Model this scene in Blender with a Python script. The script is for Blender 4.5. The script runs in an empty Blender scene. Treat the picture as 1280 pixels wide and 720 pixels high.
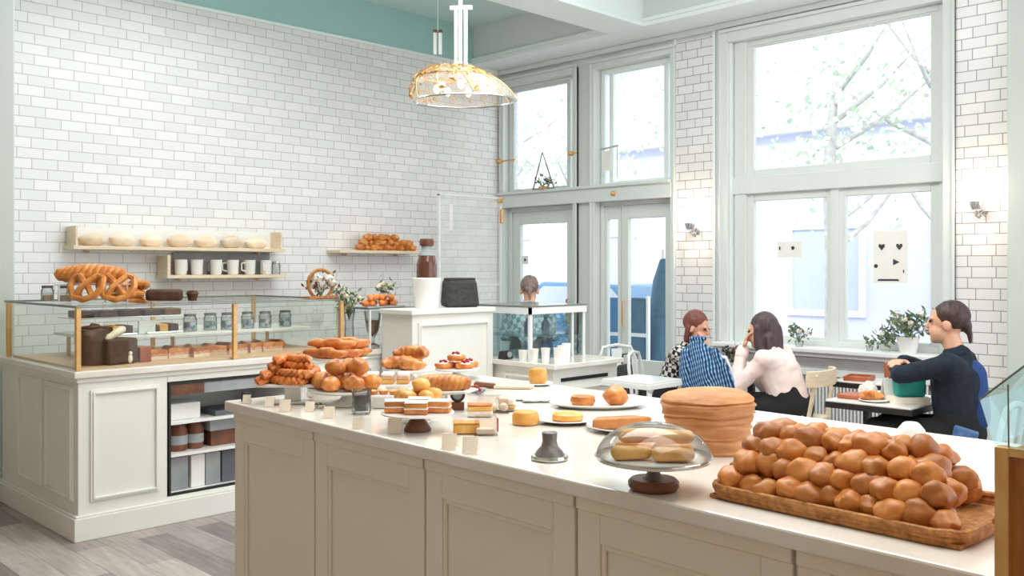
import bpy, bmesh, math, random
from mathutils import Vector, Matrix, noise
random.seed(11)
PI = math.pi
C = bpy.context.scene.collection
# ------------------------------------------------------------------ measuring
F, HZ, H = 1160.0, 335.0, 1.53          # focal length (px), horizon row, eye height
R2 = math.sqrt(.5)
def sx(px): return (px - 640.0) / F
def on_z(px, py, z):                     # point of the photo on a level plane
    Z = (H - z) * F / (py - HZ); s = sx(px)
    return R2 * Z * (1 + s), R2 * Z * (1 - s)
def on_x(px, x): s = sx(px); return x * (1 - s) / (1 + s)     # -> y
def on_y(px, y): s = sx(px); return y * (1 + s) / (1 - s)     # -> x
def zat(x, y, py): return H - (py - HZ) * (x + y) * R2 / F
ORD = ['first','second','third','fourth','fifth','sixth','seventh','eighth','ninth','tenth','eleventh','twelfth','thirteenth','fourteenth']
# ------------------------------------------------------------------ materials
def lin(c):
    return tuple(((v/255)/12.92 if v/255 <= .04045 else ((v/255+.055)/1.055)**2.4) for v in c) + (1,)
class NT:
    def __init__(s, name):
        s.m = bpy.data.materials.new(name); s.m.use_nodes = True
        s.n = s.m.node_tree.nodes; s.l = s.m.node_tree.links
        s.b = s.n['Principled BSDF']; s.out = s.n['Material Output']
    def add(s, t, **kw):
        n = s.n.new(t)
        for k, v in kw.items():
            if k in n.inputs: n.inputs[k].default_value = v
            else: setattr(n, k, v)
        return n
    def link(s, a, b): s.l.new(a, b)
def ramp(nt, src, stops):
    r = nt.add('ShaderNodeValToRGB')
    e = r.color_ramp.elements
    e[0].position, e[0].color = stops[0]; e[1].position, e[1].color = stops[-1]
    for p, c in stops[1:-1]:
        k = e.new(p); k.color = c
    nt.link(src, r.inputs[0]); return r
def M(name, c, rough=.5, metal=0, c2=None, scale=12, bump=0, bscale=40, spec=None, emit=None, coat=0, stretch=None):
    nt = NT(name); b = nt.b
    b.inputs['Roughness'].default_value = rough; b.inputs['Metallic'].default_value = metal
    if spec is not None: b.inputs['Specular IOR Level'].default_value = spec
    if coat: b.inputs['Coat Weight'].default_value = coat
    if emit: b.inputs['Emission Color'].default_value = lin(c); b.inputs['Emission Strength'].default_value = emit
    tc = nt.add('ShaderNodeTexCoord'); src = tc.outputs['Object']
    if stretch:
        mp = nt.add('ShaderNodeMapping', Scale=stretch); nt.link(src, mp.inputs[0]); src = mp.outputs[0]
    if c2 is None: c2 = tuple(min(255, v*.985) for v in c)
    n = nt.add('ShaderNodeTexNoise', Scale=scale, Detail=4.0, Roughness=.6); nt.link(src, n.inputs['Vector'])
    r = ramp(nt, n.outputs[0], [(.32, lin(c)), (.68, lin(c2))]); nt.link(r.outputs[0], b.inputs['Base Color'])
    if bump:
        n2 = nt.add('ShaderNodeTexNoise', Scale=bscale, Detail=5.0); nt.link(src, n2.inputs['Vector'])
        bp = nt.add('ShaderNodeBump', Strength=bump, Distance=.01); nt.link(n2.outputs[0], bp.inputs['Height']); nt.link(bp.outputs[0], b.inputs['Normal'])
    return nt.m
def glass(name, tint=(240,248,248), refl=.5, base=.03, rough=.02):
    nt = NT(name); nt.n.remove(nt.b)
    t = nt.add('ShaderNodeBsdfTransparent', Color=lin(tint)); g = nt.add('ShaderNodeBsdfGlossy', Roughness=rough)
    lw = nt.add('ShaderNodeLayerWeight', Blend=.25)
    ma = nt.add('ShaderNodeMath', operation='MULTIPLY_ADD'); ma.inputs[1].default_value = refl; ma.inputs[2].default_value = base
    nt.link(lw.outputs['Fresnel'], ma.inputs[0])
    mx = nt.add('ShaderNodeMixShader'); nt.link(ma.outputs[0], mx.inputs[0]); nt.link(t.outputs[0], mx.inputs[1]); nt.link(g.outputs[0], mx.inputs[2])
    nt.link(mx.outputs[0], nt.out.inputs[0]); return nt.m
def frosted(name, c, keep):
    nt = NT(name); nt.b.inputs['Base Color'].default_value = lin(c); nt.b.inputs['Roughness'].default_value = .2
    t = nt.add('ShaderNodeBsdfTransparent'); n = nt.add('ShaderNodeTexNoise', Scale=3.0)
    tc = nt.add('ShaderNodeTexCoord'); nt.link(tc.outputs['Object'], n.inputs['Vector'])
    ma = nt.add('ShaderNodeMath', operation='MULTIPLY_ADD'); ma.inputs[1].default_value = .25; ma.inputs[2].default_value = 1-keep-.12
    nt.link(n.outputs[0], ma.inputs[0]); mx = nt.add('ShaderNodeMixShader'); nt.link(ma.outputs[0], mx.inputs[0])
    nt.link(t.outputs[0], mx.inputs[1]); nt.link(nt.b.outputs[0], mx.inputs[2]); nt.link(mx.outputs[0], nt.out.inputs[0]); return nt.m
def tile(name, axis, cols, mortar, w=.186, h=.0785):
    nt = NT(name); b = nt.b; tc = nt.add('ShaderNodeTexCoord'); sp = nt.add('ShaderNodeSeparateXYZ'); nt.link(tc.outputs['Object'], sp.inputs[0])
    cb = nt.add('ShaderNodeCombineXYZ'); nt.link(sp.outputs[axis], cb.inputs[0]); nt.link(sp.outputs[2], cb.inputs[1])
    br = nt.add('ShaderNodeTexBrick', Scale=1.0); br.offset = .5; br.squash = 1.0
    for k, v in (('Brick Width', w), ('Row Height', h), ('Mortar Size', .0036), ('Mortar Smooth', .25), ('Bias', -.2)): br.inputs[k].default_value = v
    br.inputs['Color1'].default_value = lin(cols[0]); br.inputs['Color2'].default_value = lin(cols[1]); br.inputs['Mortar'].default_value = lin(mortar)
    # irregular running bond: each course slides a little
    n = nt.add('ShaderNodeTexNoise', Scale=9.0, Detail=1.0); cz = nt.add('ShaderNodeCombineXYZ'); 
    dv = nt.add('ShaderNodeMath', operation='DIVIDE'); dv.inputs[1].default_value = h; nt.link(sp.outputs[2], dv.inputs[0])
    fl = nt.add('ShaderNodeMath', operation='FLOOR'); nt.link(dv.outputs[0], fl.inputs[0])
    wn = nt.add('ShaderNodeTexWhiteNoise', noise_dimensions='1D'); nt.link(fl.outputs[0], wn.inputs['W'])
    ma = nt.add('ShaderNodeMath', operation='MULTIPLY'); ma.inputs[1].default_value = .07; nt.link(wn.outputs[0], ma.inputs[0])
    ad = nt.add('ShaderNodeMath', operation='ADD'); nt.link(sp.outputs[axis], ad.inputs[0]); nt.link(ma.outputs[0], ad.inputs[1]); nt.link(ad.outputs[0], cb.inputs[0])
    nt.link(cb.outputs[0], br.inputs['Vector']); nt.link(br.outputs['Color'], b.inputs['Base Color'])
    b.inputs['Roughness'].default_value = .22
    bp = nt.add('ShaderNodeBump', Strength=.35, Distance=.004, invert=True); nt.link(br.outputs['Fac'], bp.inputs['Height']); nt.link(bp.outputs[0], b.inputs['Normal'])
    return nt.m
def planks(name):
    nt = NT(name); b = nt.b; tc = nt.add('ShaderNodeTexCoord'); sp = nt.add('ShaderNodeSeparateXYZ'); nt.link(tc.outputs['Object'], sp.inputs[0])
    cb = nt.add('ShaderNodeCombineXYZ'); nt.link(sp.outputs[1], cb.inputs[0]); nt.link(sp.outputs[0], cb.inputs[1])
    br = nt.add('ShaderNodeTexBrick', Scale=1.0); br.offset = .37
    for k, v in (('Brick Width', 1.3), ('Row Height', .17), ('Mortar Size', .002), ('Mortar Smooth', .3), ('Bias', 0.0)): br.inputs[k].default_value = v
    br.inputs['Color1'].default_value = (0,0,0,1); br.inputs['Color2'].default_value = (1,1,1,1); br.inputs['Mortar'].default_value = (0,0,0,1)
    nt.link(cb.outputs[0], br.inputs['Vector'])
    mp = nt.add('ShaderNodeMapping', Scale=(1.5, 14, 1)); nt.link(cb.outputs[0], mp.inputs[0])
    n = nt.add('ShaderNodeTexNoise', Scale=2.2, Detail=8.0, Roughness=.7); nt.link(mp.outputs[0], n.inputs['Vector'])
    mx = nt.add('ShaderNodeMix', data_type='FLOAT'); mx.inputs[0].default_value = .6
    nt.link(br.outputs['Color'], mx.inputs[2]); nt.link(n.outputs[0], mx.inputs[3])
    r = ramp(nt, mx.outputs[0], [(.15, lin((92,80,79))), (.4, lin((142,130,128))), (.6, lin((176,165,161))), (.85, lin((218,209,202)))])
    nt.link(r.outputs[0], b.inputs['Base Color']); b.inputs['Roughness'].default_value = .42
    bp = nt.add('ShaderNodeBump', Strength=.15, Distance=.004); nt.link(mx.outputs[0], bp.inputs['Height']); nt.link(bp.outputs[0], b.inputs['Normal'])
    return nt.m
def crust(name, light, dark, zs=14.0, gloss=.38):
    "baked crust: darker where the dough browned in blotches"
    nt = NT(name); b = nt.b; tc = nt.add('ShaderNodeTexCoord'); oi = nt.add('ShaderNodeObjectInfo')
    va = nt.add('ShaderNodeVectorMath', operation='ADD'); nt.link(tc.outputs['Object'], va.inputs[0]); nt.link(oi.outputs['Random'], va.inputs[1])
    n = nt.add('ShaderNodeTexNoise', Scale=zs, Detail=5.0, Roughness=.6); nt.link(va.outputs[0], n.inputs['Vector'])
    sp = nt.add('ShaderNodeSeparateXYZ'); nt.link(tc.outputs['Object'], sp.inputs[0])
    r = ramp(nt, n.outputs[0], [(.3, lin(dark)), (.5, lin(tuple((a+c)/2 for a, c in zip(light, dark)))), (.72, lin(light))])
    hs = nt.add('ShaderNodeHueSaturation'); ma = nt.add('ShaderNodeMath', operation='MULTIPLY_ADD'); ma.inputs[1].default_value = .35; ma.inputs[2].default_value = .82
    nt.link(oi.outputs['Random'], ma.inputs[0]); nt.link(ma.outputs[0], hs.inputs['Value']); nt.link(r.outputs[0], hs.inputs['Color'])
    nt.link(hs.outputs[0], b.inputs['Base Color']); b.inputs['Roughness'].default_value = gloss
    n2 = nt.add('ShaderNodeTexNoise', Scale=zs*4, Detail=4.0); nt.link(va.outputs[0], n2.inputs['Vector'])
    bp = nt.add('ShaderNodeBump', Strength=.25, Distance=.006); nt.link(n2.outputs[0], bp.inputs['Height']); nt.link(bp.outputs[0], b.inputs['Normal'])
    return nt.m
def plaid(name, cols, sc, kind='check'):
    nt = NT(name); b = nt.b; tc = nt.add('ShaderNodeTexCoord'); b.inputs['Roughness'].default_value = .9
    mp = nt.add('ShaderNodeMapping'); mp.inputs['Rotation'].default_value = (.3, .25, .5); nt.link(tc.outputs['Object'], mp.inputs[0])
    nz = nt.add('ShaderNodeTexNoise', Scale=7.0); nt.link(mp.outputs[0], nz.inputs['Vector'])
    va = nt.add('ShaderNodeVectorMath', operation='MULTIPLY_ADD'); va.inputs[1].default_value = (.05,.05,.05); nt.link(nz.outputs['Color'], va.inputs[0]); nt.link(mp.outputs[0], va.inputs[2])
    if kind == 'check':
        ck = nt.add('ShaderNodeTexChecker', Scale=sc); ck.inputs[1].default_value = lin(cols[0]); ck.inputs[2].default_value = lin(cols[1])
        nt.link(va.outputs[0], ck.inputs[0]); nt.link(ck.outputs[0], b.inputs['Base Color'])
    else:
        w1 = nt.add('ShaderNodeTexWave', Scale=sc, Distortion=1.5); w2 = nt.add('ShaderNodeTexWave', Scale=sc*.6, Distortion=1.0, bands_direction='Z')
        nt.link(va.outputs[0], w1.inputs[0]); nt.link(va.outputs[0], w2.inputs[0])
        mx = nt.add('ShaderNodeMix', data_type='FLOAT'); mx.inputs[0].default_value = .22; nt.link(w1.outputs['Fac'], mx.inputs[2]); nt.link(w2.outputs['Fac'], mx.inputs[3])
        r = ramp(nt, mx.outputs[0], [(.3, lin(cols[0])), (.62, lin(cols[1])), (.9, lin(cols[2]))]); nt.link(r.outputs[0], b.inputs['Base Color'])
    return nt.m
mt = {}
mt['tile_back'] = tile('glazed_tile_back', 0, ((240,238,236),(228,227,226)), (198,190,184))
mt['tile_right'] = tile('glazed_tile_right', 1, ((240,238,236),(230,229,228)), (154,150,149), w=.17, h=.081)
mt['floor'] = planks('grey_washed_planks')
mt['paint_green'] = M('pale_green_paint', (206,214,207), .6, scale=2)
mt['paint_grey'] = M('grey_green_paint', (223,229,226), .6, scale=2)
mt['paint_white'] = M('white_paint', (240,247,246), .5, scale=2)
mt['frieze'] = M('teal_frieze_paint', (168,206,200), .35, scale=2)
mt['ceiling'] = M('teal_ceiling_paint', (208,230,228), .22, c2=(214,234,232), scale=1.2)
mt['counter_paint'] = M('counter_white_paint', (240,239,233), .45, scale=2)
mt['island_paint'] = M('island_cream_paint', (243,234,220), .45, scale=2)
mt['stone'] = M('white_quartz', (242,236,229), .16, c2=(232,224,215), scale=5, coat=.3)
mt['gold'] = M('brushed_brass', (232,186,128), .35, .6, c2=(216,166,104), scale=20)
mt['leaf_gold'] = M('gilt_leaf', (188,142,74), .4, .4, c2=(222,180,110), scale=30)
mt['copper'] = M('pale_copper_board', (226,186,150), .4)
mt['glass'] = glass('clear_glass', (250,252,250), .25, .015); mt['window_glass'] = glass('window_glass', (250,252,252), .35, .015)
mt['dome_glass'] = glass('dome_glass', (238,240,240), .8, .05)
mt['glass_edge'] = M('grey_green_glass_edge', (120,126,122), .2)
mt['milk_glass'] = frosted('milk_glass', (246,240,230), .78)
mt['blue_glass'] = glass('pale_blue_glass', (222,238,240), .4, .10)
mt['frost'] = frosted('frosted_glass', (252,254,253), .84)
mt['white_gloss'] = M('white_ceramic', (245,244,241), .14); mt['white_matt'] = M('white_metal', (240,241,240), .35)
mt['roll'] = crust('brown_roll_crust', (232,158,84), (166,92,36), 9)
mt['bun'] = crust('orange_bun_crust', (244,172,94), (176,92,34), 16, .28)
mt['gold_bun'] = crust('golden_bun_crust', (250,200,120), (222,146,62), 14)
mt['pastry'] = crust('copper_pastry_crust', (246,164,90), (192,98,40), 30)
mt['pale_loaf'] = crust('pale_loaf_crust', (250,236,218), (230,200,168), 8, .7)
mt['cake'] = crust('yellow_cake_crumb', (250,208,128), (226,158,70), 20, .6)
mt['choc'] = crust('chocolate_cake_crumb', (104,66,42), (62,36,22), 20, .6)
mt['paper_loaf'] = None
mt['cream'] = M('whipped_cream', (250,243,234), .5, c2=(240,226,214), scale=40, bump=.3)
mt['berry'] = M('red_berry', (186,38,44), .25, c2=(126,20,34), scale=60)
mt['pink'] = M('pink_filling', (236,186,160), .45, c2=(206,136,108), scale=40)
mt['wicker'] = M('woven_wicker', (206,144,78), .6, c2=(150,90,40), scale=60, bump=.6, bscale=90)
mt['wood'] = M('pale_oak', (238,220,194), .45, c2=(226,202,170), scale=6, stretch=(1,1,8))
mt['amber_wood'] = M('amber_wood', (214,146,62), .35, c2=(166,98,34), scale=5, stretch=(4,4,.6))
mt['brown_wood'] = M('dark_walnut', (132,82,52), .4, c2=(96,56,36), scale=14)
mt['leaf'] = M('green_leaves', (132,150,112), .55, c2=(90,110,80), scale=20)
mt['petal'] = M('cream_petals', (240,230,210), .6, c2=(226,206,176), scale=30)
mt['dark'] = M('charcoal_plastic', (52,52,52), .45, c2=(40,40,42)); mt['black'] = M('black_metal', (28,27,28), .4)
mt['grey_metal'] = M('grey_pewter', (138,132,128), .4, .3, c2=(98,92,88), scale=30)
mt['chrome'] = M('chrome', (220,222,222), .15, .9)
mt['bottle_brown'] = M('brown_bottle_glass', (108,62,44), .15, c2=(90,50,36), coat=.5)
mt['paper'] = M('white_paper', (244,242,238), .7); mt['peach'] = M('peach_card', (255,247,234), .4, c2=(255,236,212), scale=60)
mt['acrylic'] = glass('acrylic', (250,244,238), .6, .08)
mt['teal'] = M('teal_cloth', (30,160,146), .6, c2=(16,124,116), scale=8); mt['denim'] = M('blue_denim', (96,130,176), .9, c2=(70,98,146), scale=30)
mt['skin'] = M('light_skin', (232,180,152), .5, c2=(222,164,138), scale=9); mt['lip'] = M('lips', (186,96,92), .4); mt['eye'] = M('dark_eye', (40,30,28), .2)
mt['hair_red'] = M('auburn_hair', (140,78,66), .45, c2=(92,44,38), scale=30, stretch=(4,4,.5), bump=.5)
mt['hair_plum'] = M('plum_brown_hair', (92,70,76), .45, c2=(58,42,48), scale=30, stretch=(4,4,.5), bump=.5)
mt['hair_dark'] = M('dark_brown_hair', (78,54,48), .45, c2=(48,32,30), scale=30, bump=.5)
mt['hair_grey'] = M('ash_brown_hair', (146,124,116), .5, c2=(112,92,88), scale=30, bump=.5)
mt['navy'] = M('navy_knit', (24,38,54), .9, c2=(16,26,40), scale=30, bump=.3); mt['royal'] = M('royal_blue_cloth', (30,62,122), .8)
mt['trouser'] = M('black_trouser', (24,23,26), .85); mt['blouse'] = M('blush_blouse', (250,232,228), .85, c2=(242,216,212), scale=14, bump=.5, bscale=16)
mt['check'] = plaid('black_white_check', ((30,30,32),(214,208,202)), 30)
mt['blue_plaid'] = plaid('blue_plaid', ((24,50,84),(44,92,144),(150,190,222)), 14, 'wave')
mt['print'] = plaid('white_grey_print', ((226,232,234),(150,164,176)), 22)
mt['shoe'] = M('dark_shoe', (40,34,32), .5)
mt['asphalt'] = M('bright_paving', (200,202,208), .8); mt['facade'] = M('lavender_render', (212,213,233), .8, c2=(204,206,230), scale=.5)
mt['facade_white'] = M('white_render', (228,228,236), .8); mt['shade_glass'] = M('shop_window', (188,196,216), .3)
mt['car'] = M('blue_car_paint', (64,124,172), .2, coat=.6); mt['canvas'] = M('slate_blue_canvas', (86,122,144), .8, c2=(66,100,124))
mt['tyre'] = M('tyre', (40,40,42), .8)
mt['trunk'] = M('pale_bark', (200,198,196), .9, c2=(168,167,165), scale=8); mt['tree_leaf'] = M('spring_leaves', (220,232,212), .7, c2=(200,220,190), scale=4)
mt['grey_cloth'] = M('dark_grey_canvas', (74,72,68), .9, c2=(54,53,51), scale=30, bump=.5)
mt['lamp'] = M('warm_lamp_glow', (255,226,196), .5, emit=2.5)
mt['marker'] = M('black_marker', (60,58,62), .6)
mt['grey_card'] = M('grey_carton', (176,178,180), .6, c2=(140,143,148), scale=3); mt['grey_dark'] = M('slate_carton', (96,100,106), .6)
mt['rust'] = M('rust_wood', (186,106,70), .5, c2=(160,84,52), scale=9)
# ------------------------------------------------------------------ mesh building
class MB:
    def __init__(s): s.bm = bmesh.new()
    def _faces(s, vs, fs):
        v = [s.bm.verts.new(p) for p in vs]
        for f in fs:
            try: s.bm.faces.new([v[i] for i in f])
            except ValueError: pass
        return v
    def box(s, c, d, rot=None, top=1.0):
        x, y, z = d[0]/2, d[1]/2, d[2]/2; m = rot if rot else Matrix.Identity(3); o = Vector(c)
        vs = [m @ Vector((a*x*(top if k > 0 else 1), b*y*(top if k > 0 else 1), k*z)) + o for k in (-1, 1) for a, b in ((-1,-1),(1,-1),(1,1),(-1,1))]
        s._faces(vs, [(3,2,1,0),(4,5,6,7),(0,1,5,4),(1,2,6,5),(2,3,7,6),(3,0,4,7)]); return s
    def bb(s, a, b):       # box from corner to corner
        return s.box([(p+q)/2 for p, q in zip(a, b)], [abs(q-p) for p, q in zip(a, b)])
    def lathe(s, prof, c=(0,0,0), seg=24, m=None, sc=(1,1)):
        rings = []; o = Vector(c); m = m or Matrix.Identity(3)
        for r, z in prof:
            if r < 1e-6: rings.append([s.bm.verts.new(m @ Vector((0,0,z)) + o)])
            else: rings.append([s.bm.verts.new(m @ Vector((r*sc[0]*math.cos(2*PI*k/seg), r*sc[1]*math.sin(2*PI*k/seg), z)) + o) for k in range(seg)])
        for a, b in zip(rings, rings[1:]):
            for k in range(seg):
                q = (k+1) % seg
                if len(a) == 1 and len(b) == 1: continue
                if len(a) == 1: f = [a[0], b[k], b[q]][::-1]
                elif len(b) == 1: f = [a[k], a[q], b[0]]
                else: f = [a[k], a[q], b[q], b[k]]
                try: s.bm.faces.new(f)
                except ValueError: pass
        return s
    def tube(s, pts, r, seg=8, closed=False, cap=True):
        P = [Vector(p) for p in pts]; n = len(P); R = r if isinstance(r, (list, tuple)) else [r]*n; rings = []; up = None
        for i in range(n):
            t = (P[(i+1) % n] - P[i-1]) if closed else (P[min(i+1, n-1)] - P[max(i-1, 0)])
            if t.length < 1e-9: t = Vector((0,0,1))
            t.normalize()
            if up is None: up = Vector((0,0,1)) if abs(t.z) < .9 else Vector((1,0,0))
            a = t.cross(up)
            if a.length < 1e-6: a = t.orthogonal()
            a.normalize(); b = t.cross(a).normalized(); up = a.cross(t)
            rings.append([s.bm.verts.new(P[i] + (a*math.cos(2*PI*k/seg) + b*math.sin(2*PI*k/seg))*R[i]) for k in range(seg)])
        for i in range(n if closed else n-1):
            A, B = rings[i], rings[(i+1) % n]
            for k in range(seg): s.bm.faces.new([A[k], A[(k+1) % seg], B[(k+1) % seg], B[k]])
        if cap and not closed:
            for ring, e, d in ((rings[0], P[0], P[0]-P[1]), (rings[-1], P[-1], P[-1]-P[-2])):
                tip = s.bm.verts.new(e + (d.normalized() if d.length else d) * (R[0] if ring is rings[0] else R[-1])*.6)
                for k in range(seg): s.bm.faces.new([ring[k], ring[(k+1) % seg], tip])
        return s
    def ball(s, c, r, seg=16, rings=10, amp=0, freq=3.0, flat=None, m=None, seed=0):
        r = (r, r, r) if not isinstance(r, (tuple, list)) else r; o = Vector(c); m = m or Matrix.Identity(3)
        g = bmesh.ops.create_uvsphere(s.bm, u_segments=seg, v_segments=rings, radius=1)
        for v in g['verts']:
            p = v.co.copy()
            k = 1 + (amp*noise.noise(p*freq*.5 + Vector((seed*7.1, seed*3.3, seed))) if amp else 0)
            q = Vector((p.x*r[0], p.y*r[1], p.z*r[2]))*k
            if flat is not None and q.z < -flat*r[2]: q.z = -flat*r[2] - .08*(-flat*r[2]-q.z)*-1*0
            v.co = m @ q + o
        return s
    def cap(s, a, b, r0, r1, seg=14):     # tapered capsule
        a, b = Vector(a), Vector(b); d = b - a; L = d.length
        q = Vector((0,0,1)).rotation_difference(d).to_matrix() if L > 1e-6 else Matrix.Identity(3)
        pr = [(0, -r0)] + [(r0*math.cos(t), r0*math.sin(t)) for t in (-1.2, -.8, -.4, 0)] + [(r1*math.cos(t), L + r1*math.sin(t)) for t in (0, .4, .8, 1.2)] + [(0, L + r1)]
        return s.lathe(pr, a, seg, q)
    def prism(s, poly, h, m=None, c=(0,0,0)):
        m = m or Matrix.Identity(3); o = Vector(c); n = len(poly)
        vs = [m @ Vector((p[0], p[1], 0)) + o for p in poly] + [m @ Vector((p[0], p[1], h)) + o for p in poly]
        s._faces(vs, [tuple(range(n))[::-1], tuple(range(n, 2*n))] + [(i, (i+1) % n, n+(i+1) % n, n+i) for i in range(n)]); return s
    def wrinkle(s, amp, freq, seed=0):
        for v in s.bm.verts: v.co += v.normal*0 + noise.noise_vector(v.co*freq + Vector((seed, seed*2, 0)))*amp
        return s
    def done(s, name, mat, parent=None, smooth=True, bevel=0, ang=40, loc=None, rotz=0, sub=0, extra=None):
        bmesh.ops.recalc_face_normals(s.bm, faces=s.bm.faces)
        me = bpy.data.meshes.new(name); s.bm.to_mesh(me); s.bm.free()
        o = bpy.data.objects.new(name, me); C.objects.link(o)
        me.materials.append(mt[mat] if isinstance(mat, str) else mat)
        if smooth:
            me.shade_smooth() if hasattr(me, 'shade_smooth') else None
            try: me.set_sharp_from_angle(angle=math.radians(ang))
            except Exception: pass
        if bevel:
            b = o.modifiers.new('soft_edges', 'BEVEL'); b.width = bevel; b.segments = 2; b.limit_method = 'ANGLE'; b.angle_limit = .6
        if sub:
            b = o.modifiers.new('smooth', 'SUBSURF'); b.levels = sub; b.render_levels = sub
        if parent: o.parent = parent
        if loc is not None: o.location = loc
        if rotz: o.rotation_euler.z = rotz
        return o
def tag(o, label, cat, group=None, kind=None):
    if kind: o['kind'] = kind
    if label: o['label'] = label
    if cat: o['category'] = cat
    if group: o['group'] = group
    n = len(label.split()) if label else 8
    if n < 4 or n > 16: print('LABEL LENGTH', n, label)
    return o
def thing(name, label, cat, loc=(0,0,0), rotz=0, group=None):
    o = bpy.data.objects.new(name, None); C.objects.link(o); o.empty_display_size = .05
    o.location = loc; o.rotation_euler = (0,0,rotz); return tag(o, label, cat, group)
def struct(name, mb, mat, bevel=0, parent=None, smooth=False):
    o = mb.done(name, mat, parent, smooth=smooth, bevel=bevel)
    if parent is None: o['kind'] = 'structure'
    return o
def sroot(name, loc=(0,0,0)):
    o = bpy.data.objects.new(name, None); C.objects.link(o); o.location = loc; o['kind'] = 'structure'; return o
def dup(root, loc, rot=None, label=None, group=None, scale=None):
    r = root.copy(); C.objects.link(r); r.location = loc
    if rot is not None: r.rotation_euler = rot if isinstance(rot, (tuple, list)) else (0, 0, rot)
    if label: tag(r, label, r.get('category'))
    if group: r['group'] = group
    if scale: r.scale = scale if isinstance(scale, (tuple, list)) else (scale,)*3
    for ch in list(root.children):
        c = ch.copy(); C.objects.link(c); c.parent = r
        for g in list(ch.children):
            d = g.copy(); C.objects.link(d); d.parent = c
    return r
class Proto:
    "first use places the object itself, later uses copy it with its parts"
    def __init__(s, o): s.o, s.used = o, False
    def put(s, loc, rot, label, group=None, scale=None):
        if s.used: return dup(s.o, loc, rot, label, group, scale)
        s.used = True; o = s.o; o.location = loc; o.rotation_euler = rot if isinstance(rot, (tuple, list)) else (0, 0, rot)
        tag(o, label, o.get('category'), group)
        if scale: o.scale = scale if isinstance(scale, (tuple, list)) else (scale,)*3
        return o
def rx(a): return Matrix.Rotation(a, 3, 'X')
def ry(a): return Matrix.Rotation(a, 3, 'Y')
def rz(a): return Matrix.Rotation(a, 3, 'Z')
def frame_ring(mb, plane, a0, a1, z0, z1, n0, n1, w, wz=None):
    "rectangular frame in plane 'x' (a = y) or 'y' (a = x), from depth n0 to n1"
    wz = wz or w
    def B(p0, p1, q0, q1):
        if plane == 'x': mb.bb((n0, p0, q0), (n1, p1, q1))
        else: mb.bb((p0, n0, q0), (p1, n1, q1))
    B(a0, a0+w, z0, z1); B(a1-w, a1, z0, z1); B(a0+w, a1-w, z0, z0+wz); B(a0+w, a1-w, z1-wz, z1); return mb
# ------------------------------------------------------------------ camera, light
cd = bpy.data.cameras.new('camera'); cam = bpy.data.objects.new('camera', cd); C.objects.link(cam)
cam.location = (0,0,H); cam.rotation_euler = (PI/2, 0, -PI/4); cd.lens = F/1280*36; cd.shift_y = -25/1280; cd.clip_start = .02
bpy.context.scene.camera = cam
W = bpy.data.worlds.new('sky'); bpy.context.scene.world = W; W.use_nodes = True
bg = W.node_tree.nodes['Background']; bg.inputs[0].default_value = (.93,.97,1,1); bg.inputs[1].default_value = 1.7
def area(name, loc, rot, size, power, col=(1,1,1), sy=None):
    l = bpy.data.lights.new(name, 'AREA'); l.energy = power; l.color = col; l.size = size
    if sy: l.shape = 'RECTANGLE'; l.size_y = sy
    o = bpy.data.objects.new(name, l); C.objects.link(o); o.location = loc; o.rotation_euler = rot; return o
area('fill_light_near', (2.2,1.0,4.05), (0,0,0), 2.5, 60, (1,.96,.9))  # added fill over the near end of the room, no fixture there
area('fill_light_mid', (4.0,3.4,4.1), (0,0,0), 2.5, 85, (1,.97,.93))  # unseen fill added to brighten the middle of the room
area('fill_light_back', (3.2,6.2,4.1), (-.3,0,0), 1.6, 38, (.95,.99,1), 1.0)  # added fill that lifts the tiled back wall
area('fill_light_up', (3.6,3.2,2.95), (PI,0,0), 2.2, 46, (.94,1,.99))  # hidden upward fill, added to lighten the ceiling and beam undersides
sl = bpy.data.lights.new('sun', 'SUN'); sl.energy = 2.2; sl.angle = .3; sl.color = (1,.98,.95)
so = bpy.data.objects.new('sun', sl); C.objects.link(so); so.rotation_euler = (math.radians(55), 0, math.radians(-65))
vs = bpy.context.scene.view_settings
vs.view_transform = 'Standard'; vs.look = 'None'; vs.exposure = 0.34
mt['tan_wall'] = M('tan_wall_paint', (196,182,164), .8)
# ------------------------------------------------------------------ the room
BW, RW = 7.5, 7.31      # brick wall at y = BW, window wall at x = RW
struct('floor', MB().bb((-2.2,-1.5,-.1), (7.6,7.7,0)), 'floor')
struct('ceiling', MB().bb((-2.2,-1.5,4.16), (7.6,7.7,4.3)), 'ceiling')
struct('wall_back', MB().bb((1.0,BW,0), (7.6,BW+.2,3.75)), 'tile_back')
struct('trim_1', MB().bb((1.0,BW-.005,3.75), (6.9,BW+.2,4.16)), 'frieze')
struct('trim_2', MB().bb((1.0,BW-.025,3.735), (6.9,BW,3.765)), 'paint_white', .006)
struct('pillar', MB().bb((1.2,6.78,0), (2.05,BW,4.16)), 'paint_green', .01)
struct('baseboard_left', MB().bb((1.2,6.755,0), (2.06,6.78,.14)).bb((1.2,6.76,.14), (2.055,6.78,.17)), 'paint_green', .006)
struct('shade_wall_left', MB().bb((-1.2,-1.5,0), (-1.0,7.7,4.16)), 'tan_wall')  # unseen wall added for shading, tan to darken the fronts facing it
struct('wall_left_end', MB().bb((-1.0,7.0,0), (1.2,7.2,4.16)), 'tan_wall').name = 'wall_front'
struct('shade_wall_near', MB().bb((-1.2,-1.7,0), (2.6,-1.5,4.16)), 'tan_wall')  # unseen wall added to cut side light on the cabinet fronts
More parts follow.
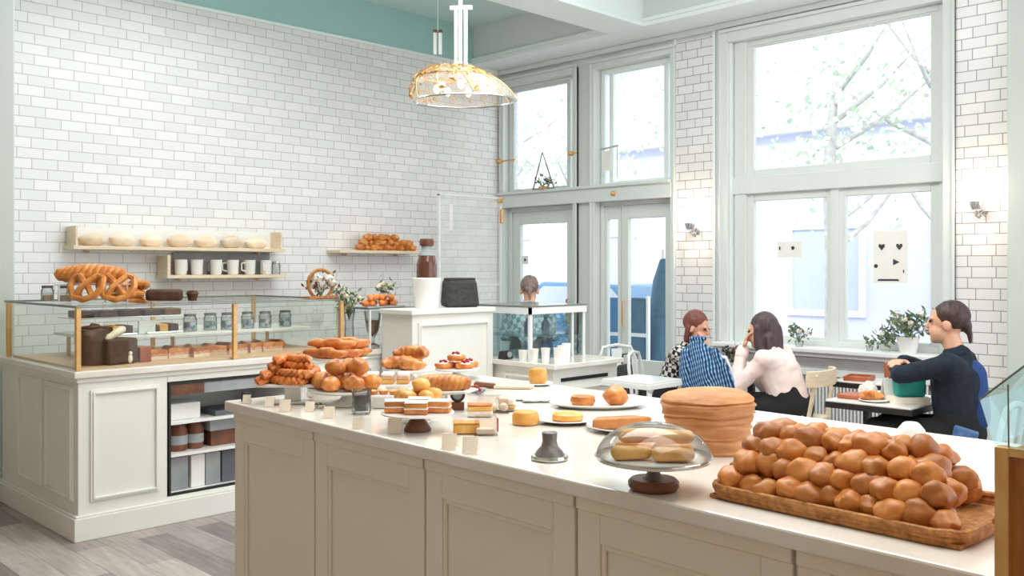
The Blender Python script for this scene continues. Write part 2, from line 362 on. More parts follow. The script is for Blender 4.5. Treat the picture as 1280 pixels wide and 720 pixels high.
# dropped beams of the coffered ceiling
struct('ceiling_beam', MB().bb((6.9,-1.5,3.775), (7.6,BW,4.16)), 'paint_grey')
struct('ceiling_beam', MB().bb((6.87,-1.5,3.745), (RW,BW,3.785)).bb((6.86,-1.5,3.785), (6.9,BW,3.82)), 'paint_white', .004)
struct('ceiling_beam', MB().bb((-2.0,5.18,3.77), (6.9,5.557,4.16)).bb((-2.0,5.16,3.745), (6.87,5.577,3.785)), 'paint_white', .004)
struct('trim_3', MB().bb((RW-.05,-1.5,3.69), (RW,BW,3.745)), 'paint_grey', .012)
# window wall: painted piers and bands round the openings
w = MB()
def wy(a, b, z0, z1, x0=RW, x1=RW+.19): w.bb((x0,b,z0), (x1,a,z1))
B1, B2, WN = (7.437,6.389), (6.096,5.16), (4.533,2.667)
wy(BW, -1.5, 3.56, 3.75); wy(BW, B1[0], 0, 3.56); wy(B1[1], B2[0], 0, 3.56); wy(B2[1], WN[0], 0, 3.56); wy(WN[1], -1.5, 0, 3.56)
wy(WN[0], WN[1], 0, .87); wy(B1[0], B1[1], 2.2, 2.35); wy(B2[0], B2[1], 2.2, 2.35)
struct('wall_right', w, 'paint_grey')
struct('wall_right', MB().bb((RW-.012,4.70,.62), (RW+.02,5.105,3.66)), 'tile_right')
struct('wall_right', MB().bb((RW-.012,2.20,.62), (RW+.02,2.585,3.66)), 'tile_right')
struct('pillar', MB().bb((RW-.1,1.2,0), (RW,2.196,3.745)), 'paint_green', .01)
# moulded casings
def casing(name, a, b, z0, z1, wd=.09, sill=False):
    m = MB(); x0 = RW-.035
    m.bb((x0,a,z0), (RW,a+wd,z1+wd)); m.bb((x0,b-wd,z0), (RW,b,z1+wd)); m.bb((x0,b,z1), (RW,a,z1+wd)); m.bb((x0-.02,b-wd,z1+wd), (RW,a+wd,z1+wd+.03))
    m.bb((x0-.012,a+wd-.02,z0), (RW,a+wd,z1+wd)); m.bb((x0-.012,b-wd,z0), (RW,b-wd+.02,z1+wd))
    return struct(name, m, 'paint_grey', .006)
casing('trim_4', B1[0]-.02, B1[1], 0, 3.56, .06); casing('trim_5', B2[0], B2[1], 0, 3.56, .055); casing('trim_6', WN[0], WN[1], .87, 3.56, .09)
struct('trim_7', MB().bb((RW-.05,B2[1]-.02,2.20), (RW+.02,BW,2.36)).bb((RW-.08,B2[1]-.02,2.34), (RW+.02,BW,2.37)), 'paint_grey', .006)
struct('trim_8', MB().bb((RW-.02,5.105,.6), (RW,5.13,3.7)).bb((RW-.02,4.672,.6), (RW,4.70,3.7)).bb((RW-.02,2.585,.6), (RW,2.61,3.7)), 'paint_white')
# the big window
def window(name, a, b, x0, cells, glazed='window_glass', wd=.05, outer=None, omat='paint_grey'):
    r = sroot(name)
    fm = MB(); frame_ring(fm, 'x', b, a, outer[0], outer[1], x0, x0+.09, wd)
    struct('window_frame', fm, omat, .006, r)
    for (c0, c1, z0, z1, st) in cells:
        sm = MB(); frame_ring(sm, 'x', c1, c0, z0, z1, x0+.012, x0+.06, st); struct('sash', sm, omat, .006, r)
        struct('pane', MB().bb((x0+.032,c1+st-.005,z0+st-.005), (x0+.038,c0-st+.005,z1-st+.005)), glazed, 0, r)
    return r
r = window('window_1', 4.525, 2.675, 7.36, [(4.40,2.715,2.33,3.57,.075), (4.40,3.565,.87,2.2,.075), (3.545,2.715,.87,2.2,.075)], outer=(.87,3.56), wd=.05)
struct('mullion', MB().bb((7.355,3.53,.87), (7.45,3.60,2.24)).bb((7.33,2.675,2.19), (7.46,4.525,2.34)).bb((7.34,4.39,.87),(7.45,4.5,3.56)), 'paint_grey', .006, r)
struct('reveal', MB().bb((7.312,4.515,.87), (7.5,4.535,3.56)), 'paint_white', 0, r)
struct('window_sill', MB().bb((7.1,2.63,.835), (7.46,4.6,.872)).bb((7.13,2.63,.80), (7.31,4.6,.835)), 'white_matt', .008)
window('window_2', 7.43, 6.40, 7.38, [(7.415,6.52,2.36,3.55,.05)], outer=(2.35,3.56), wd=.03)
window('window_3', 6.09, 5.165, 7.38, [(5.99,5.265,2.36,3.55,.05)], outer=(2.35,3.56), wd=.05, omat='paint_white')
def leaf(name, parent, a, b, x0, z0, z1, st, low):
    d = MB(); frame_ring(d, 'x', b, a, z0, z1, x0, x0+.05, st, .13); d.bb((x0,b+st,z0+.13), (x0+.05,a-st,low))
    struct(name, d, 'paint_grey', .005, parent); struct('pane', MB().bb((x0+.02,b+st-.005,low-.005), (x0+.028,a-st+.005,z1-.125)), 'window_glass', 0, parent)
r = sroot('door_1'); struct('door_frame', frame_ring(MB(), 'x', 6.395, 7.432, 0, 2.2, 7.37, 7.46, .05), 'paint_grey', .006, r)
leaf('door_leaf', r, 7.375, 6.45, 7.39, .02, 2.145, .115, .3)
h = MB().tube([(7.36,6.52,.95),(7.33,6.52,.95),(7.33,6.52,1.2),(7.36,6.52,1.2)], .009); h.done('door_handle', 'gold', r)
r = sroot('door_2'); struct('door_frame', frame_ring(MB(), 'x', 5.165, 6.09, 0, 2.2, 7.37, 7.46, .04), 'paint_grey', .006, r)
leaf('door_leaf', r, 6.05, 5.845, 7.39, .02, 2.155, .035, .62); leaf('door_leaf', r, 5.83, 5.21, 7.39, .02, 2.155, .085, .62)
MB().tube([(7.36,5.77,.95),(7.33,5.77,.95),(7.33,5.77,1.2),(7.36,5.77,1.2)], .009).done('door_handle', 'gold', r)
# wainscot mouldings under the window
struct('trim_9', MB().bb((7.27,2.63,.60), (RW,4.6,.80)).bb((7.24,2.63,.755), (RW,4.6,.785)).bb((7.25,2.63,.655), (RW,4.6,.68)).bb((7.25,2.63,.70), (RW,4.6,.712)), 'white_matt', .006)
struct('baseboard_right', MB().bb((RW-.03,-1.5,0), (RW,5.1,.16)), 'paint_white', .006)
# ------------------------------------------------------------------ the street outside
struct('pavement', MB().bb((7.52,-8,-.3), (60,30,-.12)), 'asphalt')
r = sroot('street_building'); r['category'] = 'building'; r['label'] = 'pale lavender shop building across the street'; r['kind'] = 'thing'
def facade(r, x, y0, y1, hgt, mat, wins):
    MB().bb((x,y0,-.12), (x+4,y1,hgt)).done('wall', mat, r, smooth=False)
    for (a, b, z0, z1) in wins:
        f = frame_ring(MB(), 'x', a, b, z0, z1, x-.08, x, .12).done('window', 'facade_white', r, smooth=False)
        MB().bb((x-.03,a+.1,z0+.1), (x-.02,b-.1,z1-.1)).done('pane', 'shade_glass', f, smooth=False)
    MB().bb((x-.25,y0,hgt), (x+4,y1,hgt+.3)).done('cornice', 'facade_white', r, smooth=False)
facade(r, 17, -2, 13.5, 4.2, 'facade', [(1.0,3.2,.6,2.2),(4.4,6.4,.6,2.4),(7.6,9.2,.6,2.4),(10.2,12,.6,2.4)])
r = thing('corner_building', 'white corner building behind the glass doors', 'building', (0,0,0))
facade(r, 20, 14, 34, 4.6, 'facade_white', [(15,17.5,.6,2.5),(19,22,.6,2.5),(24,27,.6,2.5)])
def tree(x, y, hgt, cr, label, seed):
    rnd = random.Random(seed); r = thing('street_tree', label, 'tree', (x,y,-.12), 0, 'trees along the street')
    m = MB().tube([(0,0,0),(.06,.05,hgt*.35),(-.04,.08,hgt*.65),(.05,0,hgt)], [.17,.13,.1,.04])
    for k in range(7):
        a = rnd.random()*6.3; z = hgt*(.4+.08*k); e = Vector((math.cos(a), math.sin(a), .6))*cr*.8
        m.tube([(0,0,z), Vector((0,0,z))+e*.5, Vector((0,0,z+.2))+e], [.05,.035,.012])
    m.done('trunk', 'trunk', r)
    f = MB()
    for k in range(800):
        p = Vector((rnd.gauss(0,.5), rnd.gauss(0,.5), rnd.gauss(0,.42)))*cr + Vector((0,0,hgt*.82)); n = Vector((rnd.gauss(0,1), rnd.gauss(0,1), rnd.gauss(0,1))).normalized(); q = n.orthogonal().normalized(); t = n.cross(q); s = .035+.055*rnd.random()
        f._faces([p-q*s, p+t*s*.6, p+q*s, p-t*s*.6], [(0,1,2,3)])
    f.done('crown', 'tree_leaf', r, smooth=False)
tree(14.0, 5.0, 5.2, 2.2, 'pale leafy street tree showing at the right of the big upper window', 1)
tree(13.2, on_x(1044,13.2), 4.8, 1.8, 'slim pale street tree showing near the centre of the big upper window', 2)
tree(14.5, 12.2, 5.2, 2.0, 'pale street tree showing through the transom above the right glass door', 3)
tree(15.0, 15.0, 5.0, 2.0, 'pale street tree showing through the transom above the left glass door', 4)
# parked car
r = thing('parked_car', 'blue car parked outside behind the right glass door', 'car', (11.0,8.9,-.12), PI/2)
prof = [(-2.0,.35),(-2.05,.75),(-1.9,.95),(-1.2,1.0),(-.75,1.42),(.7,1.45),(1.35,1.0),(2.0,.9),(2.1,.6),(2.05,.35)]
MB().prism(prof, 1.6, rx(PI/2), (0,.8,0)).done('body', 'car', r, bevel=.06)
for s in (-1, 1):
    MB().prism([(-1.05,1.02),(-.68,1.36),(0,1.38),(0,1.02)], .02, rx(PI/2), (0,s*.805+.01,0)).done('side_window', 'shade_glass', r, smooth=False)
    MB().prism([(.08,1.02),(.08,1.38),(.62,1.38),(1.12,1.02)], .02, rx(PI/2), (0,s*.805+.01,0)).done('side_window', 'shade_glass', r, smooth=False)
    for x in (-1.3, 1.3):
        wl = MB().lathe([(0,-.1),(.2,-.1),(.32,-.07),(.33,0),(.32,.07),(.2,.1),(0,.1)], (x,s*.75,.32), 24, rx(PI/2)).done('wheel', 'tyre', r)
        MB().lathe([(0,.1),(.19,.105),(.19,.11),(0,.12)] if s < 0 else [(0,-.12),(.19,-.11),(.19,-.105),(0,-.1)], (x,s*.75,.32), 16, rx(PI/2)).done('hub_cap', 'chrome', wl)
def umb(px, x, label, hgt):
    r = thing('folded_parasol', label, 'parasol', (x, on_x(px, x), -.12))
    MB().cap((0,0,0), (0,0,hgt+.1), .02, .02).done('pole', 'white_matt', r); MB().lathe([(0,0),(.25,0),(.25,.05),(.04,.08),(0,.08)]).done('base', 'dark', r)
    MB().lathe([(.03,hgt),(.1,hgt*.86),(.2,hgt*.55),(.25,hgt*.38),(.27,hgt*.3),(.2,hgt*.29)], seg=16).wrinkle(.03, 6).done('canopy', 'canvas', r)
umb(829, 8.6, 'folded slate-blue parasol standing outside the right glass door', 1.75)
def board(px, x, label, wd, z0, z1, mat):
    r = thing('blue_screen_board', label, 'screen', (x, on_x(px, x), -.12), 0)
    MB().bb((-.02,-wd/2,z0), (.02,wd/2,z1)).done('panel', mat, r, bevel=.01)
    for s in (-1, 1): MB().bb((-.02,s*wd/2-.02,0), (.02,s*wd/2+.02,z1+.02)).done('post', 'white_matt', r); 
    MB().bb((-.03,-wd/2,(z0+z1)/2-.02), (.03,wd/2,(z0+z1)/2+.02)).done('rail', 'white_matt', r)
board(767, 8.2, 'bright blue screen board outside, behind the narrow door leaf', .26, .5, 1.32, 'car')
board(796, 8.25, 'grey-blue screen board outside, behind the wide door leaf', .3, .5, 1.32, 'canvas')
# posters stuck on the lower panes
def poster(px0, px1, py0, py1, label, marks):
    x = 7.388; y0, y1 = on_x(px0, x), on_x(px1, x); yc = (y0+y1)/2; z1, z0 = zat(x, yc, py0), zat(x, yc, py1); wd, hg = y0-y1, z1-z0
    r = thing('window_poster', label, 'poster', (x, yc, (z0+z1)/2))
    MB().bb((-.002,-wd/2,-hg/2), (.001,wd/2,hg/2)).done('sheet', 'paper', r, smooth=False)
    for kind, u, v, s in marks:     # u to the right, v up, in sheet halves
        p = (-.003, -u*wd/2, v*hg/2); R = Matrix(((0,0,-1),(-1,0,0),(0,1,0)))
        if kind == 'heart': poly = [(0,-1),(.9,.1),(.85,.7),(.4,.85),(0,.45),(-.4,.85),(-.85,.7),(-.9,.1)]
        elif kind == 'play': poly = [(-.7,-.8),(.9,0),(-.7,.8)]
        elif kind == 'bar': poly = [(-3,-.25),(3,-.25),(2.6,.25),(-2.6,.25)]
        elif kind == 'dash': poly = [(-.35,-.9),(.35,-.9),(.35,.9),(-.35,.9)]
        else: poly = [(math.cos(k*PI/6), math.sin(k*PI/6)) for k in range(12)]
        MB().prism([(a*s, b*s) for a, b in poly], .0015, R, p).done('mark', 'marker', r, smooth=False)
poster(1092, 1134, 288, 354, 'white poster with small dark marks on the right lower pane', [('heart',-.5,.38,.028),('heart',.55,.38,.028),('dot',-.85,-.35,.016),('play',.35,-.2,.032),('dash',.8,-.55,.013),('bar',-.1,-.88,.03)])
poster(972, 1002, 302, 322, 'small pale notice with two dark marks on the left lower pane', [('dash',-.8,.2,.016),('dot',.3,.2,.016)])
poster(653, 660, 320, 330, 'tiny pale sticker with two grey marks on left door', [('dot',0,0,.015)])
# ------------------------------------------------------------------ wall lights
def sconce(px, py, x, label):
    y = on_x(px, x); z = zat(x, y, py); r = thing('wall_sconce', label, 'wall lamp', (x, y, z))
    MB().lathe([(0,0),(.045,0),(.045,.012),(.02,.022),(0,.022)], m=ry(-PI/2)).done('wall_plate', 'chrome', r)
    MB().tube([(-.01,0,0),(-.05,0,-.02),(-.08,0,-.01),(-.09,0,.02)], .008).done('arm', 'chrome', r)
    MB().lathe([(.012,-.01),(.04,.0),(.052,.03),(.056,.06)], (-.09,0,.02)).done('cup', 'chrome', r)
    MB().ball((-.09,0,.07), (.035,.035,.045)).done('bulb', 'lamp', r)
    for d, e in (((-.12,0,.16), 3.4), ((-.14,0,-.15), .6)):
        l = bpy.data.lights.new('sconce_light', 'POINT'); l.energy = e; l.color = (1,.76,.62); l.shadow_soft_size = .05
        o = bpy.data.objects.new('sconce_light', l); C.objects.link(o); o.location = (x+d[0], y, z+d[2])
sconce(870, 290, 7.298, 'small chrome wall sconce with warm glow on narrow tiled strip between the windows')
sconce(1227, 266, 7.298, 'chrome wall sconce on tiled strip right of the big window')
# ------------------------------------------------------------------ left service counter
def moulding(parent, plane, a0, a1, z0, z1, n, out, mat, name='panel'):
    "a raised picture-frame moulding with a flat field, on the plane x=n or y=n; out = -1 toward the viewer"
    m = MB(); frame_ring(m, plane, a0, a1, z0, z1, n, n+out*.012, .022); frame_ring(m, plane, a0+.012, a1-.012, z0+.012, z1-.012, n, n+out*.02, .012)
    if plane == 'x': m.bb((n,a0+.02,z0+.02), (n+out*.004,a1-.02,z1-.02))
    else: m.bb((a0+.02,n,z0+.02), (a1-.02,n+out*.004,z1-.02))
    return m.done(name, mat, parent, smooth=False, bevel=.003)
LX0, LX1, LY0, LY1, CT = 1.955, 4.45, 5.39, 6.72, .95
r = thing('service_counter', 'white panelled service counter along the brick wall under the brass framed glass case', 'counter', (LX0,LY0,0))
def L(x, y, z): return (x-LX0, y-LY0, z)
b = MB(); b.bb((0,0,.14), L(2.47,LY1,.912)); b.bb(L(2.47,LY0,.845), L(3.32,LY1,.912)); b.bb(L(3.32,LY0,.14), L(LX1,LY1,.912)); b.bb(L(2.47,6.05,.14), L(3.32,LY1,.845)); b.bb(L(2.47,LY0,.14), L(3.32,6.05,.158))
b.done('body', 'counter_paint', r, smooth=False, bevel=.004)
MB().bb(L(LX0-.03,LY0-.03,0), L(LX1,LY1,.13)).bb(L(LX0-.02,LY0-.02,.13), L(LX1,LY1,.142)).done('plinth', 'counter_paint', r, smooth=False, bevel=.005)
moulding(r, 'y', 2.02-LX0, 2.42-LX0, .21, .84, 0, -1, 'counter_paint'); moulding(r, 'y', 3.40-LX0, 3.98-LX0, .21, .84, 0, -1, 'counter_paint')
moulding(r, 'x', .06, .50, .21, .86, 0, -1, 'counter_paint'); moulding(r, 'x', .55, .98, .21, .86, 0, -1, 'counter_paint')
MB().bb(L(LX0-.01,LY0-.012,.885), L(LX1,LY0,.912)).bb(L(LX0-.012,LY0-.01,.885), L(LX0,LY1,.912)).done('cornice', 'counter_paint', r, smooth=False, bevel=.004)
o = MB().bb((-.03,-.03,0), (LX1-LX0,LY1-LY0,.038)).done('counter_top', 'stone', None, smooth=False, bevel=.006, loc=(LX0,LY0,.912)); tag(o, 'white stone worktop on the left service counter under the glass case', 'worktop')
# undercounter fridge in its recess
r = thing('undercounter_fridge', 'open undercounter display fridge with dark frame set into the left counter', 'fridge', (2.48,5.395,.16))
f = MB(); f.bb((0,0,0), (.012,.62,.68)); f.bb((.818,0,0), (.83,.62,.68)); f.bb((0,.61,0), (.83,.62,.68)); f.bb((0,0,0), (.83,.62,.01)); f.bb((0,0,.672), (.83,.62,.68)); f.done('liner', 'white_matt', r, smooth=False)
frame_ring(MB(), 'y', 0, .83, 0, .68, -.004, .014, .014).done('door_frame', 'black', r, smooth=False)
MB().bb((.014,.002,.60), (.23,.03,.666)).done('display_strip', 'brown_wood', r, smooth=False); MB().bb((.23,.002,.60), (.816,.03,.666)).done('header', 'grey_card', r, smooth=False)
for z in (.225, .42): MB().bb((.014,.02,z), (.816,.6,z+.018)).done('shelf', 'white_gloss', r, smooth=False)
def box_thing(name, c, d, mat, label, cat, group=None, bev=.004, top=1.0):
    o = MB().box((0,0,d[2]/2), d, top=top).done(name, mat, None, smooth=False, bevel=bev, loc=c); return tag(o, label, cat, group)
for i, (x, wd, mat) in enumerate([(2.58,.11,'grey_card'),(2.70,.09,'paper'),(2.80,.10,'grey_card'),(2.905,.09,'grey_dark'),(3.0,.08,'grey_card'),(3.09,.07,'grey_dark')]):
    box_thing('carton', (x,5.56,.1705), (wd,.2,.2), mat, f'grey carton standing on the fridge floor, {ORD[i]} from the left', 'carton', 'cartons on the fridge floor')
p = MB().lathe([(0,0),(.05,0),(.055,.02),(.055,.16),(.03,.22),(.018,.25),(.018,.30),(0,.30)]).done('bottle', 'brown_wood'); 
MB().lathe([(.02,.295),(.022,.295),(.022,.325),(0,.325)]).done('cap', 'grey_metal', p); MB().lathe([(.0555,.05),(.0565,.05),(.0565,.12),(.0555,.12)]).done('paper_label', 'grey_card', p); tag(p, 'dark brown bottle on the fridge shelf, left of its neighbour', 'bottle', 'bottles in the fridge')
P0 = Proto(p); P0.put((2.60,5.52,.403), 0, 'tall dark brown bottle at the left end of the fridge middle shelf', 'bottles in the fridge', (1,1,.8)); P0.put((2.71,5.53,.403), .6, 'dark brown bottle second from left on the fridge middle shelf', 'bottles in the fridge', (1,1,.78))
box_thing('storage_box', (2.93,5.6,.403), (.26,.22,.10), 'brown_wood', 'brown box on the fridge middle shelf beside the bottles', 'box')
box_thing('food_tray', (2.93,5.58,.5035), (.30,.24,.075), 'grey_card', 'pale grey lidded tray stacked on the brown box in the fridge', 'tray')
box_thing('food_tray', (2.98,5.58,.5985), (.34,.26,.03), 'grey_dark', 'dark slate flat tray on the top shelf of the fridge', 'tray')
box_thing('storage_box', (2.62,5.58,.5985), (.2,.22,.1), 'paper', 'white box at left end of the fridge top shelf', 'box')
# brass framed glass case
GX0, GX1, GY0, GY1, GZ = 1.965, 3.735, 5.42, 6.62, 1.31
r = thing('glass_display_case', 'long brass framed glass pastry case standing on the left service counter', 'display case', (GX0,GY0,CT))
def G(x, y, z): return (x-GX0, y-GY0, z-CT)
for x, y in ((GX0,GY0),(2.925,GY0),(GX1,GY0),(GX0,GY1),(2.925,GY1),(GX1,GY1)): MB().bb(G(x-.014,y-.014,CT), G(x+.014,y+.014,GZ)).done('corner_post', 'gold', r, smooth=False, bevel=.003)
MB().bb(G(GX0-.018,GY0-.018,GZ), G(GX1+.018,GY1+.018,GZ+.004)).done('top_pane', 'glass', r, smooth=False)
e = MB(); frame_ring(e, 'y', GX0-.02-GX0, GX1+.02-GX0, GZ-CT-.006, GZ-CT+.008, -.022, -.015, .005); e.bb(G(GX0-.022,GY0-.02,GZ-.005), G(GX0-.015,GY1+.02,GZ+.008)); e.bb(G(GX1+.015,GY0-.02,GZ-.005), G(GX1+.022,GY1+.02,GZ+.008)); e.bb(G(GX0-.02,GY1+.015,GZ-.005), G(GX1+.02,GY1+.022,GZ+.008)); e.done('top_edge', 'glass_edge', r, smooth=False)
for a, b_ in ((GX0+.015,2.91),(2.94,GX1-.015)): MB().bb(G(a,GY0-.004,CT), G(b_,GY0,GZ-.006)).done('front_pane', 'glass', r, smooth=False)
MB().bb(G(GX0-.002,GY0+.015,CT), G(GX0+.002,GY1-.015,GZ-.006)).done('end_pane', 'glass', r, smooth=False); MB().bb(G(GX1-.002,GY0+.015,CT), G(GX1+.002,GY1-.015,GZ-.006)).done('end_pane', 'glass', r, smooth=False)
MB().bb(G(2.2,5.78,1.088), G(GX1-.02,6.5,1.108)).done('shelf', 'white_gloss', r, smooth=False, bevel=.003)
MB().bb(G(GX0+.02,GY0+.02,CT+.0005), G(GX1-.02,GY1-.02,CT+.012)).done('floor_board', 'copper', r, smooth=False)
for x in (2.23, 2.93, GX1-.06): MB().bb(G(x-.01,6.3,CT+.012), G(x+.01,6.32,1.088)).done('shelf_support', 'gold', r, smooth=False)
FZ = CT+.0125
# inside: chocolate cakes, sandwiches, jars
r = thing('chocolate_cake', 'tall dark chocolate cake with domed top at the left end of glass case', 'cake', (2.11,5.60,FZ), .2)
MB().lathe([(0,0),(.085,0),(.09,.02),(.09,.16),(.075,.205),(.03,.225),(0,.227)], seg=20).wrinkle(.008, 14).done('cake', 'choc', r); MB().tube([(math.cos(t)*.055*(1-t/14), math.sin(t)*.055*(1-t/14), .205+t*.003) for t in [k*.5 for k in range(16)]], .016).done('icing', 'choc', r)
r = thing('chocolate_cake', 'square dark chocolate cake with pale wafer on top, front of glass case', 'cake', (2.235,5.565,FZ), .25)
MB().box((0,0,.075), (.2,.15,.15)).wrinkle(.006, 9).done('cake', 'choc', r, bevel=.014); MB().cap((-.07,-.03,.16), (.06,.03,.195), .02, .026).wrinkle(.008, 20).done('wafer', 'pale_loaf', r)
MB().ball((.04,-.078,.03), (.016,.012,.026)).ball((.04,-.08,.062), .012).done('sugar_figure', 'peach', r)
box_thing('cake_box', (2.40,5.60,FZ), (.07,.14,.09), 'rust', 'small brown cake carton right of the square chocolate cake in glass case', 'box')
r = thing('sandwich', 'x x x x', 'sandwich', (0,0,0))
MB().prism([(-.065,-.045),(.065,-.045),(.0,.06)], .02).done('bread_slice', 'pale_loaf', r); MB().prism([(-.066,-.046),(.066,-.046),(0,.063)], .02, c=(0,0,.02)).wrinkle(.004, 30).done('filling', 'pink', r); MB().prism([(-.065,-.045),(.065,-.045),(.0,.06)], .02, c=(0,0,.04)).done('bread_slice', 'bun', r)
P0 = Proto(r)
for i in range(7): P0.put((2.50+i*.062 if False else 2.52+i*.135, 5.66+.015*(i % 2), FZ), .3*(i % 3)-.3, f'filled sandwich wedge on the lower deck of the glass case, {ORD[i]} from left', 'sandwiches in the front row of the glass case')
box_thing('upper_shelf', (2.58,6.3,1.2), (.74,.3,.008), 'white_gloss', 'short upper glass case shelf holding dark cake bars', 'shelf')
for i in range(5): box_thing('cake_bar', (2.29+.145*i,6.25,1.2085), (.12,.16,.045), ('choc','brown_wood','choc','choc','brown_wood')[i], f'dark cake bar on the short upper shelf of the glass case, {ORD[i]} from left', 'cake', 'cake bars on the upper shelf', .008)
o = MB().cap((-.07,0,.028), (.07,0,.028), .028, .028).wrinkle(.006, 20).done('filled_roll', 'bun'); tag(o, 'x x x x', 'roll'); P0 = Proto(o)
for i in range(9): P0.put((2.48+i*.13, 5.92+.02*(i % 2), FZ), 1.2+.2*(i % 3), f'filled roll behind the sandwiches on lower deck of the case, {ORD[i]} from left', 'filled rolls in the rear row of the glass case')
SZ = 1.1085
r = thing('glass_jar', 'x x x x', 'jar', (0,0,0)); MB().lathe([(0,0),(.042,0),(.045,.01),(.045,.085),(.036,.1)]).done('jar_body', 'dome_glass', r); MB().lathe([(0,.006),(.04,.006),(.04,.06),(0,.062)]).wrinkle(.004, 40).done('contents', 'print', r); MB().lathe([(.038,.1),(.04,.1),(.04,.115),(0,.118)]).done('lid', 'grey_metal', r)
P0 = Proto(r)
for i, x in enumerate((2.86,3.02,3.13,3.3,3.42,3.6)): P0.put((x, 5.9+.03*(i % 2), SZ), i, f'small lidded glass jar on the inner shelf of glass case, {ORD[i]} from left', 'jars on the inner shelf of the glass case')
for i, (x, lab) in enumerate(((2.36,'left end of the inner shelf'),(2.66,'inner shelf, left of the jars'))):
    r = thing('cake_tray', f'dark chocolate slices on a silver tray at the {lab}', 'tray', (x,5.93,SZ)); MB().box((0,0,.006), (.24,.2,.012)).done('tray', 'chrome', r, smooth=False, bevel=.003)
    for k in range(3): MB().box((-.07+.07*k,0,.035), (.055,.16,.045)).wrinkle(.004,30).done('slice', ('choc','cake','choc')[k], r, bevel=.004)
box_thing('white_card_box', (2.55,5.86,SZ), (.11,.02,.085), 'paper', 'white card standing on the inner shelf between the silver trays', 'card')
# on top of the case
TZ = GZ+.0085
def pretzel_pts(s=1.0):
    P = []
    for k in range(33):
        t = k/32*2*PI*.86 + PI*.14+PI/2*3-PI*1.5
        P.append(None)
    P = [(-.05,-.055,.012),(-.02,-.01,.028),(.02,.035,.02),(.06,.075,.012),(.1,.06,.01),(.105,.0,.01),(.07,-.06,.01),(0,-.085,.01),(-.07,-.06,.01),(-.105,0,.01),(-.1,.06,.01),(-.06,.075,.012),(-.02,.035,.024),(.02,-.01,.012),(.05,-.055,.012)]
    out = []
    for i in range(len(P)-1):
        for k in range(4): out.append(tuple(s*(P[i][j]+(P[i+1][j]-P[i][j])*k/4) for j in range(3)))
    return out + [tuple(s*v for v in P[-1])]
r = thing('wire_stand', 'white wire rack holding the braided loaf on top of glass case', 'rack', (2.30,6.02,TZ), -.6)
for x in (-.2, -.07, .07, .2): MB().tube([(x,-.09,0),(x,-.09,.11),(x,.09,.11),(x,.09,0)], .006).done('wire_frame', 'white_matt', r)
MB().tube([(-.22,-.09,.11),(.22,-.09,.11),(.22,.09,.11),(-.22,.09,.11)], .006, closed=True).tube([(-.22,0,.11),(.22,0,.11)], .004).done('top_rail', 'white_matt', r)
m = MB()
for ph in (0, 2*PI/3, 4*PI/3): m.tube([(-.2+.4*k/30, .035*math.sin(k*.75+ph)*(1-.5*abs(k/15-1)**2), .05+.03*math.cos(k*.75+ph)*(1-.5*abs(k/15-1)**2)) for k in range(31)], [.034*(.5+.5*math.sin(PI*min(1,max(0,(k+2)/34)))) for k in range(31)], 10)
o = m.done('braided_loaf', 'bun', loc=(2.27,6.04,TZ+.1165), rotz=-.6); o.scale = (1,1,1.1); tag(o, 'big orange braided loaf lying on the white wire rack over the glass case', 'bread')
o = MB().tube(pretzel_pts(1.0), .02, 8).done('pretzel', 'bun'); tag(o, 'x x x x', 'pretzel'); P0 = Proto(o)
for i, (x, y, z, rr, lab) in enumerate(((2.36,5.86,TZ,(1.2,0,-.6),'golden pretzel standing upright in front of the white wire rack'),(2.50,5.98,TZ+.003,(.12,.1,.4),'golden pretzel lying flat right of the wire rack on the glass case'),(2.48,5.97,TZ+.045,(.1,-.1,1.4),'golden pretzel on top of another, right of the wire rack'),(2.51,6.0,TZ+.085,(.2,.1,2.4),'topmost golden pretzel of the stack right of the wire rack'),(2.20,5.92,TZ,(1.15,0,-.9),'golden pretzel leaning on the left end of the wire rack'))): P0.put((x,y,z+(.09 if rr[0] > 1 else 0)), rr, lab, 'pretzels on the glass case')
o = MB().box((0,0,.038), (.22,.11,.076)).wrinkle(.006, 12).done('dark_loaf', 'choc', bevel=.02, loc=(2.63,5.78,TZ), rotz=-.5); tag(o, 'rectangular dark brown loaf on top of the glass case right of pretzels', 'bread')
o = MB().lathe([(0,0),(.026,0),(.034,.035),(.04,.045),(.03,.065),(0,.07)]).done('muffin', 'choc', loc=(2.78,5.70,TZ)); tag(o, 'single small chocolate muffin on the glass case right of the dark loaf', 'muffin')
for i, (x, y, lab) in enumerate(((2.08,6.25,'small clear glass jar at the far left corner on the glass case'),(2.13,6.1,'small clear glass jar beside the braided loaf, on the glass case'))):
    r = thing('glass_jar', lab, 'jar', (x,y,TZ)); MB().lathe([(0,0),(.035,0),(.038,.01),(.038,.07),(.03,.085)]).done('jar_body', 'dome_glass', r); MB().lathe([(0,.004),(.033,.004),(.033,.04),(0,.042)]).done('contents', 'pale_loaf', r); MB().lathe([(.032,.085),(.034,.085),(.034,.1),(0,.102)]).done('lid', 'grey_metal', r)
